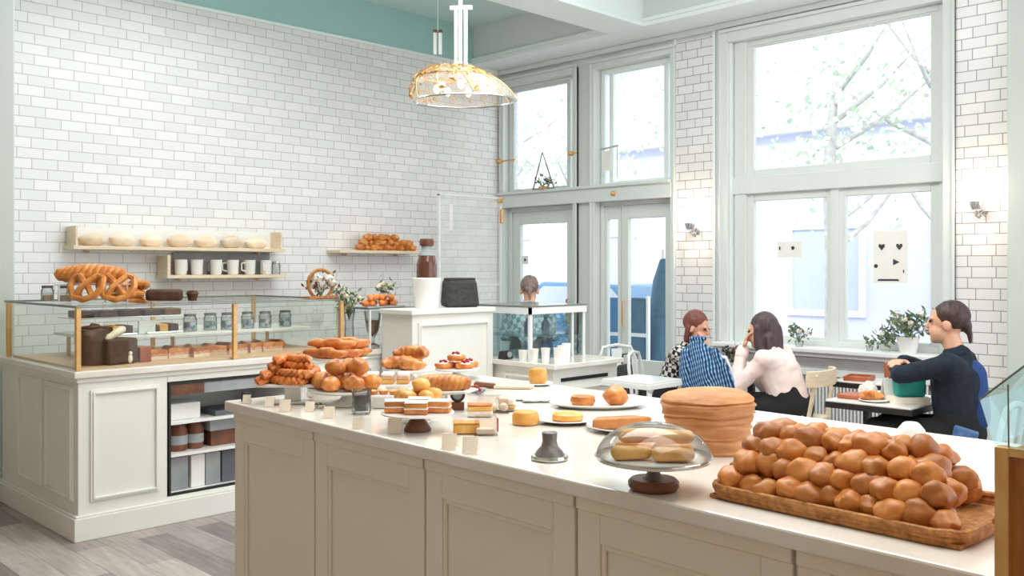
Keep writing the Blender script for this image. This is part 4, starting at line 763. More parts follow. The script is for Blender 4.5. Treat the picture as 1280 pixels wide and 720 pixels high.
x, y, z = isl(657, 530); o = MB().lathe([(0,0),(.043,0),(.047,.006),(.046,.03),(.04,.042),(.02,.047),(0,.047)], seg=28).done('round_cake', 'gold_bun', loc=(x,y,z)); tag(o, 'small tall round orange cake standing alone left of the flat cake', 'cake')
x, y, z = isl(707, 527); r = thing('dinner_plate', 'white plate under the flat orange cake', 'plate', (x,y,z)); MB().lathe([(0,0),(.07,0),(.11,.012),(.108,.015),(.07,.005),(0,.005)], seg=40).done('plate', 'white_gloss', r)
o = MB().lathe([(0,0),(.05,0),(.055,.006),(.053,.02),(.04,.026),(0,.027)], seg=28).done('flat_cake', 'gold_bun', loc=(x+.005,y-.005,z+.006)); tag(o, 'flat round golden cake on the white plate', 'cake')
x, y, z = isl(784, 537); r = thing('dinner_plate', 'white plate with scalloped rim under the brown cake wedge', 'plate', (x,y,z)); MB().lathe([(0,0),(.08,0),(.135,.014),(.133,.018),(.08,.005),(0,.005)], seg=40).done('plate', 'white_gloss', r)
o = MB().prism([(-.11,-.012),(.10,.012),(.05,.06),(-.08,.045)], .036).done('cake_wedge', 'roll', loc=(x-.03,y-.01,z+.0065), rotz=-.62, bevel=.006); tag(o, 'red brown cake wedge on the scalloped white plate', 'cake')
x, y, z = isl(748, 508); r = thing('oval_platter', 'large oval white platter with the two round pastries at back', 'platter', (x,y,z), -.75); MB().lathe([(0,0),(.15,0),(.19,.014),(.187,.018),(.15,.005),(0,.005)], seg=40, sc=(1,.6)).done('plate', 'white_gloss', r)
p = Vector((x,y,0))-rgt*.06+fwd*.0; r = thing('round_danish', 'round orange danish with dark glazed centre on the oval platter', 'pastry', (p.x,p.y,z+.0055)); MB().lathe([(0,0),(.04,0),(.05,.016),(.045,.034),(.03,.03),(0,.026)], seg=24).done('dough', 'bun', r); MB().ball((0,0,.027), (.03,.03,.009)).done('glaze', 'roll', r)
p = Vector((x,y,0))+rgt*.065-fwd*.01; PP['bun'].put((p.x,p.y,z+.0055), .4, 'copper brown bun right of the danish on the oval platter', 'buns on the oval platter', 1.1)
x, y, z = isl(672, 481); r = thing('dinner_plate', 'small white saucer under the lone bun at the back edge of island', 'plate', (x,y,z)); MB().lathe([(0,0),(.05,0),(.07,.008),(.068,.011),(.05,.004),(0,.004)], seg=30).done('plate', 'white_gloss', r)
o = MB().lathe([(0,0),(.032,0),(.042,.01),(.043,.05),(.036,.066),(.015,.072),(0,.072)], seg=20).wrinkle(.003,20).done('tall_bun', 'gold_bun', loc=(x,y,z+.005)); tag(o, 'tall peach coloured bun alone at the back edge of island', 'bun')
# wooden paddle, berries, napkins
x, y, z = isl(634, 485); r = thing('serving_paddle', 'wooden serving paddle with brown handle at the back of island', 'board', (x,y,z), -.78); MB().prism([(-.06,-.03),(.1,-.045),(.12,0),(.1,.045),(-.06,.03)], .012).done('blade', 'wood', r, bevel=.003); MB().tube([(-.055,0,.008),(-.1,0,.014),(-.14,0,.016)], [.014,.012,.015]).done('handle', 'brown_wood', r)
x, y, z = isl(594, 493); r = thing('berry_dish', 'small glass dish of red berries left of the wooden paddle', 'dish', (x,y,z)); MB().lathe([(0,0),(.03,0),(.045,.016),(.043,.018),(.028,.004),(0,.004)]).done('dish', 'dome_glass', r)
for k in range(9): MB().ball((.02*math.cos(k*2.4)*(k/8+.2), .02*math.sin(k*2.4)*(k/8+.2), .016+.012*(k < 3)), .011, 10, 7).done('berry', 'berry', r)
def napkin(px, py, label, w_, d_, seed, h=.04):
    x, y, z = isl(px, py); m = MB(); N = 16; vs = []
    for i in range(N+1):
        for j in range(N+1):
            u, v = i/N-.5, j/N-.5; e = max(0, 1-(2*max(abs(u),abs(v)))**4); zz = .004+h*e*(.45+.55*noise.noise(Vector((u*5, v*5, seed)))) + .004*noise.noise(Vector((u*14, v*14, seed)))
            vs.append((u*w_, v*d_, max(.001, zz)))
    m._faces(vs, [(i*(N+1)+j, (i+1)*(N+1)+j, (i+1)*(N+1)+j+1, i*(N+1)+j+1) for i in range(N) for j in range(N)])
    o = m.done('napkin', 'paper', loc=(x,y,z), rotz=-.7); s = o.modifiers.new('thick', 'SOLIDIFY'); s.thickness = .002; s.offset = 1; tag(o, label, 'napkin')
napkin(686, 500, 'crumpled white napkin behind the flat orange cake', .22, .14, 3, .05); napkin(646, 499, 'folded white napkin behind the clear boxes and before the paddle', .15, .1, 9, .02)
# pewter pedestal
x, y, z = isl(687, 574); r = thing('pewter_stand', 'flared pewter pedestal foot standing empty on the island', 'stand', (x,y,z)); MB().lathe([(0,0),(.05,0),(.053,.005),(.05,.012),(0,.012)], seg=28).done('base', 'chrome', r); MB().lathe([(0,.012),(.042,.012),(.036,.024),(.024,.036),(.02,.05),(.022,.074),(.018,.076),(0,.07)], seg=14).done('stem', 'grey_metal', r)
# domed cake stand
x, y, z = isl(817, 611); r = thing('domed_cake_stand', 'glass domed cake stand on a round brown wooden foot with golden rolls', 'stand', (x,y,z)); MB().lathe([(0,0),(.055,0),(.061,.008),(.061,.018),(.054,.025),(0,.025)], seg=36).done('foot', 'brown_wood', r)
MB().lathe([(.03,.025),(.02,.03),(.013,.045),(.014,.058),(.03,.066),(0,.066)]).done('stem', 'grey_metal', r)
MB().lathe([(0,.066),(.12,.066),(.136,.070),(.138,.076),(.13,.074),(0,.072)], seg=48).done('plate', 'white_gloss', r)
MB().lathe([(.137,.0765),(.139,.0765)] + [(.138*math.cos(t), .0765+.082*math.sin(t)) for t in [k*PI/2/10 for k in range(10)]] + [(0,.1585)], seg=48).done('glass_dome', 'dome_glass', r); MB().tube([(.1385*math.cos(k*PI/24), .1385*math.sin(k*PI/24), .079) for k in range(48)], .003, 6, True).done('dome_rim', 'chrome', r)
o = MB().cap((-.03,0,.019), (.03,0,.019), .019, .018).wrinkle(.003, 14).done('golden_roll', 'gold_bun'); tag(o, 'x x x x', 'roll'); P0 = Proto(o)
for i, (u, v, h, a, nm) in enumerate(((-.055,-.02,0,-.65,'at the left front'),(.04,-.045,0,-.9,'at the right front'),(.05,.02,0,-.75,'at the right rear'),(-.04,.04,0,-.6,'at the left rear'),(-.035,.005,.036,-.8,'on top at the left'),(.045,-.012,.036,-.8,'on top at the right'))):
    p = Vector((x,y,0)) + rgt*u + fwd*v; P0.put((p.x,p.y,z+.0735+h), a, f'golden roll under the glass dome, {nm}', 'golden rolls under the glass dome', (1.05,1.05,.95))
# big layered loaf
x, y, z = isl(884, 560); m = MB(); prof = []
for k in range(27):
    t = k/26; prof.append((.125*(1+.022*math.sin(k*1.9)+.02*math.sin(k*3.1)) * (1 if t < .85 else math.cos((t-.85)/.15*1.1)**.6), t*.17))
prof = [(0,0)] + prof + [(.03,.178),(0,.18)]
m.lathe(prof, seg=48, sc=(1.06,1.0))
for v in m.bm.verts: v.co += Vector((noise.noise(v.co*9), noise.noise(v.co*9+Vector((5,0,0))), .6*noise.noise(Vector((v.co.x*7,v.co.y*7,v.co.z*30)))))*.018
mt['paper_loaf'] = M('tan_layered_crust', (224,164,112), .6, c2=(186,118,70), scale=9, bump=.5, bscale=24, stretch=(1,1,4))
o = m.done('layered_loaf', 'paper_loaf', loc=(x,y,z)); tag(o, 'big tan drum shaped loaf with creased layered sides behind the glass dome', 'bread')
x, y, z = isl(1139, 556); o = MB().lathe([(0,.052),(.018,.052),(.024,.049),(.038,.036),(.048,.012),(.05,0),(.047,0),(.03,.04),(0,.046)], seg=32).done('white_bowl', 'white_gloss', loc=(x,y,z)); o.scale = (1,1,1.3); tag(o, 'upturned white bowl at the back of island behind the bread tray', 'bowl')
napkin(985, 531, 'white napkin behind the upper left of the bread tray', .2, .1, 14, .03)
# price cards
pc = thing('price_card', 'x x x x', 'price card'); MB().box((0,-.008,.018), (.034,.0025,.038), rx(-.35)).done('card', 'peach', pc, smooth=False); MB().box((0,.008,.018), (.036,.002,.038), rx(.35)).done('back_leg', 'acrylic', pc, smooth=False); P0 = Proto(pc)
for i, (px, py, s, lab) in enumerate(((309,504,.9,'leftmost, at the far corner of island'),(338,508,1,'before the pastry twists'),(357,514,1.2,'before the twists, right of two smaller cards'),(388,514,1,'before the left edge of the bun stand'),(412,522,1.1,'left of the cut glass jar'),(448,535,1,'below the cut glass jar'),(494,541,1.3,'left of the brown wooden foot'),(562,561,1.25,'left one of the pair by the yellow slab'),(588,566,1.3,'right one of the pair by the yellow slab'))):
    x, y, z = isl(px, py); P0.put((x,y,z), -.85, f'small peach price card, {lab}', 'price cards on the island', s)
x, y, z = isl(297, 502); r = thing('picture_holder', 'tiny dark framed card at the far left corner of island', 'card', (x+.02,y-.03,z), -.8); frame_ring(MB(), 'y', -.018, .018, 0, .036, -.004, .004, .008).done('frame', 'dark', r, smooth=False); MB().bb((-.011,-.001,.007), (.011,.002,.029)).done('sheet', 'paper', r, smooth=False); MB().box((0,.012,.012), (.004,.02,.024)).done('back_leg', 'dark', r, smooth=False)
tg = thing('name_tag', 'x x x x', 'tag'); MB().box((0,0,.03), (.038,.003,.05), rx(-.2)).done('card', 'paper', tg, smooth=False); MB().box((0,.012,.006), (.03,.03,.012)).done('base', 'acrylic', tg, smooth=False); P0 = Proto(tg)
for px, py, lab in ((364,492,'white name tag standing in front of the pastry twists'),(389,497,'white name tag standing left of the round buns'),(498,508,'white name tag between the tarts and the golden buns')): x, y, z = isl(px, py); P0.put((x,y,z), -.85, lab, 'white name tags on the island')
x, y, z = isl(396, 508); r = thing('herb_sprig', 'green herb sprig lying before the left edge of bun stand', 'herb', (x,y,z)); MB().tube([(-.03,0,.003),(0,.006,.006),(.035,0,.004)], .0015, 5).done('stem', 'leaf', r); m = MB()
for k in range(9): m.prism([(0,0),(.008,.005),(.018,0),(.008,-.005)], .001, rz(k*2.3) @ ry(-.4), (-.025+.007*k,0,.005))
m.done('leaves', 'leaf', r)
# wicker tray of rolls
tx, ty = 2.02, .91
r = thing('wicker_tray', 'long shallow wicker tray holding the pile of brown bread rolls', 'tray', (tx,ty,TT+.0005), IR); HX, HY = .185, .28
base = MB(); base.bb((-HX,-HY,0), (HX,HY,.008)).done('base', 'wicker', r, smooth=False)
rim = MB()
def rr(z, k, q): 
    P = []; cr = .05
    for cx, cy, a0 in ((HX-cr,HY-cr,0),(-HX+cr,HY-cr,PI/2),(-HX+cr,-HY+cr,PI),(HX-cr,-HY+cr,3*PI/2)):
        for j in range(7): a = a0+PI/2*j/6; P.append((cx*k+cr*math.cos(a)+ (k-1)*0, cy*k+cr*math.sin(a), z+.0015*math.sin(len(P)*1.7+q)))
    return P
for q, z in enumerate((.008,.017,.026)): rim.tube(rr(z, 1+.012*q, q*PI), .0085, 8, True)
rim.done('rim', 'wicker', r)
for s in (-1, 1): MB().tube([(-.05,s*(HY+.006),.026),(-.05,s*(HY+.03),.05),(.0,s*(HY+.042),.054),(.05,s*(HY+.03),.05),(.05,s*(HY+.006),.026)], .006).done('handle', 'wicker', r)
vars_ = []
for k in range(6):
    rnd = random.Random(k+30); m = MB(); m.ball((0,0,.026), (.030+.003*rnd.random(), .0345+.006*rnd.random(), .0275+.003*rnd.random()), 20, 14, amp=.26, freq=3.0, seed=k+3)
    o = m.done('bread_roll', 'roll'); tag(o, 'x x x x', 'bread roll'); vars_.append(Proto(o))
rnd = random.Random(5)
rows = [('front row of the bottom layer', -.15, .012, 11, 0), ('second row of the bottom layer', -.09, .012, 10, .5),
        ('front row of the second layer', -.125, .050, 10, .45), ('rear row of the second layer', -.065, .050, 10, .3),
        ('front row of the third layer', -.09, .083, 9, .6), ('rear row of the third layer', -.03, .083, 9, .4),
        ('front row of the top layer', -.05, .115, 7, 1.0), ('middle row of the top layer', .005, .115, 8, .8), ('rear row of the top layer', .05, .104, 7, 1.2),
        ('back edge row of the bottom layer', .145, .012, 9, .6), ('back edge row of the second layer', .115, .052, 9, .6), ('back edge row of the third layer', .09, .088, 8, .9)]
for nm, lx, lz, n, off in rows:
    for i in range(n):
        ly = .242-(i+off)*.048; q = Matrix.Rotation(IR, 3, 'Z') @ Vector((lx+rnd.uniform(-.008,.008), ly+rnd.uniform(-.007,.007), 0)); s = rnd.uniform(.84,1.12)
        vars_[rnd.randrange(6)].put((tx+q.x, ty+q.y, TT+lz+rnd.uniform(-.004,.006)), (rnd.uniform(-.2,.2), rnd.uniform(-.2,.2), rnd.uniform(0,6.28)), f'brown roll, {ORD[i]} from left, {nm} in the wicker tray', 'bread rolls in the wicker tray', s)
# ------------------------------------------------------------------ amber wood case in the right foreground
r = thing('amber_display_case', 'amber wood display case with brass corner post and slanted glass hood', 'display case', (1.47,.10,0)); D = .365
MB().bb((.016,0,.0), (.55,D-.018,1.262)).done('wood_panel', 'amber_wood', r, smooth=False)
MB().bb((0,D-.02,0), (.022,D,1.267)).bb((.53,D-.02,0), (.55,D,1.267)).done('corner_post', 'gold', r, smooth=False, bevel=.002); MB().bb((.0,0,1.255), (.016,D-.02,1.267)).done('top_rail', 'gold', r, smooth=False)
m = MB(); m._faces([(0,D,1.268),(.55,D,1.268),(.55,0,1.268),(0,0,1.268),(-.005,D+.018,1.335),(.555,D+.018,1.335),(.555,0,1.42),(-.005,0,1.42),(-.002,.3,1.41),(.552,.3,1.41)], [(0,1,5,4),(0,4,8,7,3),(1,2,6,9,5),(4,5,9,8),(8,9,6,7),(2,3,7,6)]); m.done('glass_hood', 'blue_glass', r, smooth=False)
MB().tube([(-.005,D+.018,1.335),(-.002,.3,1.41),(-.005,0,1.42)], .0018, 6).tube([(0,D-.02,1.268),(-.003,D-.02,1.36)], .0012, 6).done('hood_edge', 'glass_edge', r)
# ------------------------------------------------------------------ dining furniture
def cafe_table(label, x, y, sxx, syy, rot=0, top='white_gloss', round_=False, edge='black', zt=.75):
    r = thing('cafe_table', label, 'table', (x,y,0), rot)
    if round_: MB().lathe([(0,zt-.025),(sxx,zt-.025),(sxx,zt),(0,zt)], seg=40).done('table_top', top, r)
    else: MB().box((0,0,zt-.006), (sxx,syy,.012)).done('table_top', top, r, smooth=False, bevel=.002); MB().box((0,0,zt-.03), (sxx+.012,syy+.012,.034)).done('edge_band', edge, r, smooth=False, bevel=.003)
    MB().lathe([(.045,0),(.03,.04),(.03,zt-.05),(.1,zt-.03),(0,zt-.03)], seg=20).done('column', 'black', r); MB().lathe([(0,0),(.2,0),(.2,.012),(.05,.03),(0,.03)], seg=32).done('base', 'black', r)
    return r
cafe_table('white topped cafe table with black edge before the person in navy', 5.53, 2.33, .62, .50)
cafe_table('small dark round cafe table between the two seated women', 6.34, 3.74, .24, .24, 0, 'black', True)
cafe_table('white topped cafe table behind, near the radiator, holding a brown tray', 6.32, 2.82, .32, .36)
cafe_table('white square cafe table left of the woman in checked shirt', 5.28, 3.98, .40, .40, edge='white_matt')
def chair(label, x, y, rot, style, sh=.45, bh=.85, group=None, mat=None):
    "local +y is the way the sitter faces"
    mat = mat or ('white_matt' if style == 'metal' else 'wood'); r = thing('dining_chair', label, 'chair', (x,y,0), rot, group); h = .2
    MB().box((0,0,sh-.012), (.41,.40,.024)).done('seat', mat, r, bevel=.01)
    for a in (-1, 1):
        MB().tube([(a*.17,.16,sh-.02),(a*.2,.2,0)], [.016,.012]).done('leg', mat, r); MB().tube([(a*.17,-.16,sh-.02),(a*.2,-.23,0)], [.016,.012]).done('leg', mat, r)
    if style == 'metal':
        MB().tube([(-.18,-.18,sh-.02),(-.17,-.22,bh-.12),(-.13,-.235,bh-.02),(0,-.24,bh),(.13,-.235,bh-.02),(.17,-.22,bh-.12),(.18,-.18,sh-.02)], .015).done('back_frame', mat, r); MB().box((0,-.215,(sh+bh)/2-.02), (.1,.01,bh-sh-.02), rx(.12)).done('backrest', mat, r, bevel=.004)
    else:
        for a in (-1, 1): MB().tube([(a*.18,-.17,sh-.02),(a*.18,-.23,bh-.03)], .015).done('back_post', mat, r)
        m = MB(); N = 12
        for z0, z1 in ((bh-.11, bh),): 
            P = [(.21*math.cos(PI+PI*k/N), -.17-.085*math.sin(PI*k/N)) for k in range(N+1)]; Q = [(p[0]*1.08, p[1]-.016) for p in P]
            m.prism(P+Q[::-1], z1-z0, c=(0,0,z0))
        m.done('backrest', mat, r, bevel=.004)
    MB().tube([(-.185,.18,.2),(.185,.18,.2)], .009).done('stretcher', mat, r)
    return r
chair('white metal cafe chair with rounded back beside the glass doors, dark bag on its seat', on_y(783,4.95), 4.95, 2.6, 'metal')
chair('light wooden chair under the woman in pink blouse', 5.96, 3.19, .12, 'wood', sh=.50, bh=.84)
chair('white chair under the woman in checked shirt', 6.12, 4.42, PI+.35, 'metal')
chair('white cafe chair with a blue plaid jacket hanging on its back', 5.783, 3.79, -.95, 'metal', bh=.92)
chair('white cafe chair with rust coloured top rail, beside the radiator', 6.62, 2.60, 1.9, 'wood', bh=.84, mat='rust')
chair('white chair under the person in navy sweater', 5.46, 1.86, 0, 'metal', bh=.8)
# jacket hung over the chair back
jr = thing('plaid_jacket', 'blue plaid jacket draped over a white chair back in front of seated woman', 'jacket', (5.783,3.79,0), -.95); jr.scale = (.70,.9,1)
m = MB(); N, K = 24, 14; vs_ = []
for j in range(K+1):
    t = j/K; z = 1.02-.62*t; w_ = .08+.13*min(1, t*2.2)**.6+.05*t; d_ = .035+.07*min(1, t*3)**.7+.02*t
    for i in range(N):
        a = 2*PI*i/N; k = 1+.10*math.sin(a*7+t*2)*t; vs_.append((w_*math.cos(a)*k - .09 + .22*t, -.225+d_*math.sin(a)*k-.02*t, z-.025*math.cos(a*2)*(1-t)))
vs_.append((-.09,-.225,1.05)); f_ = [(j*N+i, j*N+(i+1)%N, (j+1)*N+(i+1)%N, (j+1)*N+i) for j in range(K) for i in range(N)] + [(len(vs_)-1, (i+1)%N, i) for i in range(N)]
m._faces(vs_, f_); m.wrinkle(.012, 7); m.done('jacket_body', 'blue_plaid', jr)
for s in (-1, 1): MB().tube([(s*.13-.07,-.24,.94),(s*.19-.02,-.26,.8),(s*.22+.05,-.25,.62),(s*.22+.1,-.22,.46)], [.055,.065,.06,.05], 12).wrinkle(.01, 12).done('sleeve', 'blue_plaid', jr)
MB().tube([(.07*math.cos(t)-.085, -.225+.04*math.sin(t), 1.03) for t in [k*PI/8 for k in range(16)]], .016, 8, True).done('collar', 'blue_plaid', jr)
# radiator, window sill things, table things
r = thing('radiator', 'white slatted radiator under the big window', 'radiator', (7.24,3.35,.08)); 
MB().bb((-.03,-.7,.56), (.06,.7,.62)).done('top_grille', 'white_matt', r, smooth=False, bevel=.004); MB().bb((.03,-.7,.02), (.06,.7,.56)).done('back_panel', 'grey_card', r, smooth=False)
m = MB()
for k in range(47): m.bb((-.02,-.69+k*.03,.03), (.03,-.678+k*.03,.56))
m.done('fins', 'white_matt', r, smooth=False); MB().tube([(-.005,-.7,.06),(-.005,.7,.06)], .014).done('pipe', 'white_matt', r)
MB().bb((-.03,-.7,-.08), (.05,-.66,.03)).bb((-.03,.66,-.08), (.05,.7,.03)).done('foot', 'white_matt', r, smooth=False)
def plant(px, label, rad, ph, fh, n, seed, heads, pot='white_gloss', x=7.2, ls=.045):
    y = on_x(px, x); r = thing('potted_plant', label, 'plant', (x,y,.8725)); MB().lathe([(0,0),(rad*.7,0),(rad,ph),(rad*.93,ph),(rad*.8,ph*.85),(0,ph*.85)], seg=24).done('pot', pot, r); flowers(r, n, rad*1.7, ph*.85, fh, seed, 'leaf', 'cream', ls, heads, .024)
plant(1135, 'white potted plant with cream flowers on the window sill, right pane', .085, .13, .2, 34, 3, 8)
plant(1107, 'small green potted plant left of the big white pot on sill', .045, .06, .12, 14, 4, 2, 'glass', 7.22, .04)
plant(999, 'small leafy plant in glass on the window sill, left pane', .04, .05, .10, 12, 6, 2, 'dome_glass', 7.2, .035)
plant(1087, 'tiny pale sprig in glass on the window sill near the mullion', .03, .04, .07, 6, 7, 0, 'dome_glass', 7.22, .03)
TB = .7505
def tb(px, py): x, y = on_z(px, py, .75); return x, y, TB
def solo(o, label, cat, group=None): return tag(o, label, cat, group)
x, y = 5.50, 2.285
r = thing('teal_box', 'teal padded case on a white tray before the person in navy', 'case', (5.40,2.165,TB), -.78); MB().box((0,0,.02), (.2,.11,.04)).done('tray', 'peach', r, smooth=False); MB().box((0,0,.115), (.155,.09,.15), top=1.1).wrinkle(.004, 12).done('case_body', 'teal', r, bevel=.012)
r = thing('menu_card', 'tall white folded menu card standing left of the teal case', 'menu', (5.44,2.285,TB), -.75); MB().box((0,-.022,.065), (.10,.004,.13), rx(-.28)).done('front_leaf', 'paper', r, smooth=False); MB().box((0,.022,.065), (.10,.004,.13), rx(.28)).done('back_leaf', 'paper', r, smooth=False)
r = thing('pepper_mill', 'black squat pepper mill left of the menu card', 'mill', (5.66,2.36,TB)); MB().lathe([(0,0),(.032,0),(.036,.02),(.026,.06),(.034,.1),(.02,.125),(.025,.14),(.012,.16),(0,.162)]).done('mill_body', 'dark', r); MB().lathe([(.0345,.012),(.0375,.02),(.035,.03)], seg=20).done('band', 'chrome', r)
x, y, z = tb(1110, 500); r = thing('bread_plate', 'white saucer with orange croissant on the white topped table', 'plate', (5.33,2.34,TB)); MB().lathe([(0,0),(.06,0),(.085,.01),(.083,.013),(.06,.005),(0,.005)], seg=30).done('plate', 'white_gloss', r); 
PP['cro'].put((5.33,2.34,TB+.006), -.6, 'orange croissant on the saucer at the front of white topped table', None, .85)
r = thing('wooden_board', 'brown wooden serving board on the left of the white topped table', 'board', (5.40,2.49,TB), .1); MB().box((0,0,.012), (.17,.15,.024)).done('board', 'rust', r, bevel=.006); MB().tube([(0,.075,.012),(0,.1,.012)], [.014,.012]).done('handle', 'rust', r)
r = thing('rose_bunch', 'bunch of white roses lying on the white topped table', 'flowers', (5.62,2.50,TB)); 
for k in range(9): MB().ball((.05*math.cos(k*2.4)*(k/8), .04*math.sin(k*2.4)*(k/8), .03+.02*(k < 4)), .028, 12, 8, amp=.5, freq=6, seed=k).done('rose', 'cream', r)
MB().tube([(0,0,.01),(.02,-.04,.008),(.03,-.1,.006)], .004, 6).done('stems', 'leaf', r)
r = thing('brown_tray', 'brown wooden tray on the white table near the radiator', 'tray', (6.28,2.86,TB), .2); MB().box((0,0,.008), (.2,.16,.016)).done('base', 'rust', r, bevel=.003); frame_ring(MB(), 'y', 0, .01, 0, .01, 0, .01, .002) if False else None
frame = MB()
for a in (-1, 1): frame.bb((a*.1-.004,-.08,0), (a*.1+.004,.08,.03)).bb((-.1,a*.08-.004,0), (.1,a*.08+.004,.03))
frame.done('rim', 'rust', r, smooth=False)
r = thing('flower_vase', 'little dark leaved posy on the round table between the women', 'vase', (6.26,3.86,.7505)); MB().lathe([(0,0),(.025,0),(.032,.03),(.02,.06),(.024,.07)]).done('vase_body', 'dome_glass', r); flowers(r, 12, .06, .06, .1, 31, 'dark', 'brown_wood', .03, 4, .015)
r = thing('handbag', 'dark handbag on the seat of white cafe chair beside glass doors', 'bag', (on_y(783,4.95),4.95,.4505)); MB().box((0,0,.125), (.2,.12,.25), top=.8).wrinkle(.008, 8).done('bag_body', 'grey_cloth', r, bevel=.02); MB().tube([(-.06,0,.26),(-.05,0,.34),(.05,0,.34),(.06,0,.26)], .008).done('handle', 'dark', r)
# ------------------------------------------------------------------ people
def remesh(mb, name, mat, parent, voxel, smooth=3):
    o = mb.done(name, mat, None); rm = o.modifiers.new('remesh', 'REMESH'); rm.mode = 'VOXEL'; rm.voxel_size = voxel
    sm = o.modifiers.new('smooth', 'SMOOTH'); sm.iterations = smooth; sm.factor = .5
    dg = bpy.context.evaluated_depsgraph_get(); me = bpy.data.meshes.new_from_object(o.evaluated_get(dg)); old = o.data
    o.modifiers.clear(); o.data = me; me.name = name; bpy.data.meshes.remove(old)
    if not me.materials: me.materials.append(mt[mat])
    me.shade_smooth(); o.parent = parent; return o
def hand(mb, wrist, d, up, s=1.0, curl=.5, thumb=1):
    "palm, four unequal bent fingers and a thumb; d = pointing direction, up = back of the hand"
    w_ = Vector(wrist); d = Vector(d).normalized(); up = Vector(up); up = (up - d*up.dot(d)).normalized(); side = d.cross(up)
    pc = w_ + d*.045*s
    for k in (-1.5, -.5, .5, 1.5): mb.cap(w_+d*.012*s+side*k*.011*s, w_+d*.085*s+side*k*.019*s, .0135*s, .0115*s, 10)
    for k, L_ in zip((-1.5, -.5, .5, 1.5), (.066,.08,.074,.058)):
        p = w_+d*.088*s+side*k*.0205*s; dd = d.copy()
        for seg, rr_ in ((.45,.0088),(.3,.008),(.25,.007)):
            dd = (dd - up*curl*.55).normalized(); q = p+dd*L_*seg*s; mb.cap(p, q, rr_*s, rr_*.93*s, 8); p = q
    p = w_+d*.025*s+side*thumb*-.024*s; q = p+(d*.6-side*thumb*.75-up*.25).normalized()*.036*s; mb.cap(p, q, .0125*s, .010*s, 10); mb.cap(q, q+(d*.9-side*thumb*.2-up*.35).normalized()*.03*s, .0095*s, .008*s, 10)
def person(label, loc, rot, J, hair, top, trousers, hair_fn, face=(0,0), s=1.0, sleeve=1.0, voxel=.0075, extra=None):
    r = thing('person', label, 'person', loc, rot); V = {k: Vector(v) for k, v in J.items() if k != 'curl'}
    m = MB(); hip, chest, neck, head = V['hip'], V['chest'], V['neck'], V['head']
    # head frame: f = where the face looks
    yaw, pit = face; f = Vector((math.sin(yaw)*math.cos(pit), math.cos(yaw)*math.cos(pit), math.sin(pit))); sd = f.cross(Vector((0,0,1))).normalized(); u = sd.cross(f)
    RM = Matrix((sd, f, u)).transposed()
    def hp(x, y, z): return head + RM @ Vector((x,y,z))*s
    def torso(mb, g):
        w0 = hip.lerp(chest, .2)
        if g == 0: mb.ball(hip+Vector((0,0,.02)), (.155+g,.115+g,.11+g), m=None); w0 = hip+Vector((0,.01,.06))
        mb.cap(w0, chest, .118+g, .132+g)
        for a in (-1, 1): mb.cap(w0+Vector((a*.05,0,0)), chest+Vector((a*.06,0,.0)), .095+g, .1+g); mb.cap(chest+Vector((a*.06,0,.04)), V['sh'+'LR'[a > 0]], .09+g, .06+g)
        mb.cap(chest, neck+Vector((0,-.01,-.04)), .115+g, .07+g)
    def arm(mb, k, g, cuff=1.0):
        a, e, w_ = V['sh'+k], V['el'+k], V['wr'+k]; mb.cap(a, e, .05+g, .04+g); mb.cap(e, e+(w_-e)*cuff, .04+g, .029+g*1.2)
    def legs(mb, g, cut=1.0):
        for k in 'LR':
            h_, kn, an = V['hp'+k], V['kn'+k], V['an'+k]; mb.cap(h_, kn, .085+g, .058+g); mb.cap(kn, kn+(an-kn)*.35, .058+g, .055+g); mb.cap(kn+(an-kn)*.3, kn+(an-kn)*cut, .056+g, .038+g*1.3)
    torso(m, 0); legs(m, 0)
    for k in 'LR':
        arm(m, k, 0); hand(m, V['wr'+k], V['hd'+k], V['hu'+k], 1.0, J.get('curl', .5), -1 if k == 'L' else 1); an = V['an'+k]; ft = an + Vector(J.get('ft', (0,.14,-.05))); m.cap(an, ft, .036, .028)
    m.cap(neck+Vector((0,-.01,-.05)), hp(0,-.02,-.06), .055, .05)
    m.ball(hp(0,-.015,.03), (.076*s,.095*s,.092*s), 20, 14, m=RM); m.ball(hp(0,.025,-.045), (.058*s,.062*s,.068*s), 18, 12, m=RM)
    m.ball(hp(0,.052,-.088), (.032,.03,.026), 12, 8, m=RM); m.cap(hp(0,.088,.014), hp(0,.099,-.02), .008, .0115, 10)
    for a in (-1, 1): m.ball(hp(a*.077,-.012,-.008), (.012,.02,.031), 10, 8, m=RM); m.ball(hp(a*.034,.078,.03), (.02,.012,.007), 10, 6, m=RM)
    remesh(m, 'body', 'skin', r, voxel, 2)
    for a in (-1, 1): MB().ball(hp(a*.031,.0795,.012), (.012,.008,.008), 10, 8, m=RM).done('eye', 'eye', r)
    MB().ball(hp(0,.082,-.055), (.022,.01,.008), 12, 8, m=RM).done('mouth', 'lip', r)
    m = MB(); torso(m, .014); arm(m, 'L', .012, sleeve); arm(m, 'R', .012, sleeve); m.wrinkle(.004, 12); o = remesh(m, 'shirt', top, r, .011, 2)
    for v in o.data.vertices: v.co += noise.noise_vector(v.co*16)*.006
    m = MB(); legs(m, .014, .96); m.ball(hip+Vector((0,0,.01)), (.17,.135,.12)); [m.cap(hip+Vector((q*.055,0,0)), hip.lerp(chest, .46)+Vector((q*.05,0,0)), .122, .112) for q in (-1, 1)]; remesh(m, 'trousers', trousers, r, .012, 2)
    for k in 'LR':
        an = V['an'+k]; d = Vector(J.get('ft', (0,.14,-.05))); MB().cap(an+Vector((0,-.02,-.045)), an+Vector((d.x,d.y,-.058)), .042, .032).box(an+Vector((d.x*.45,d.y*.45,-.083)), (.075,.23,.014)).done('shoe', 'shoe', r)
    m = MB(); hair_fn(m, hp, RM); o = remesh(m, 'hair', hair, r, .008, 2)
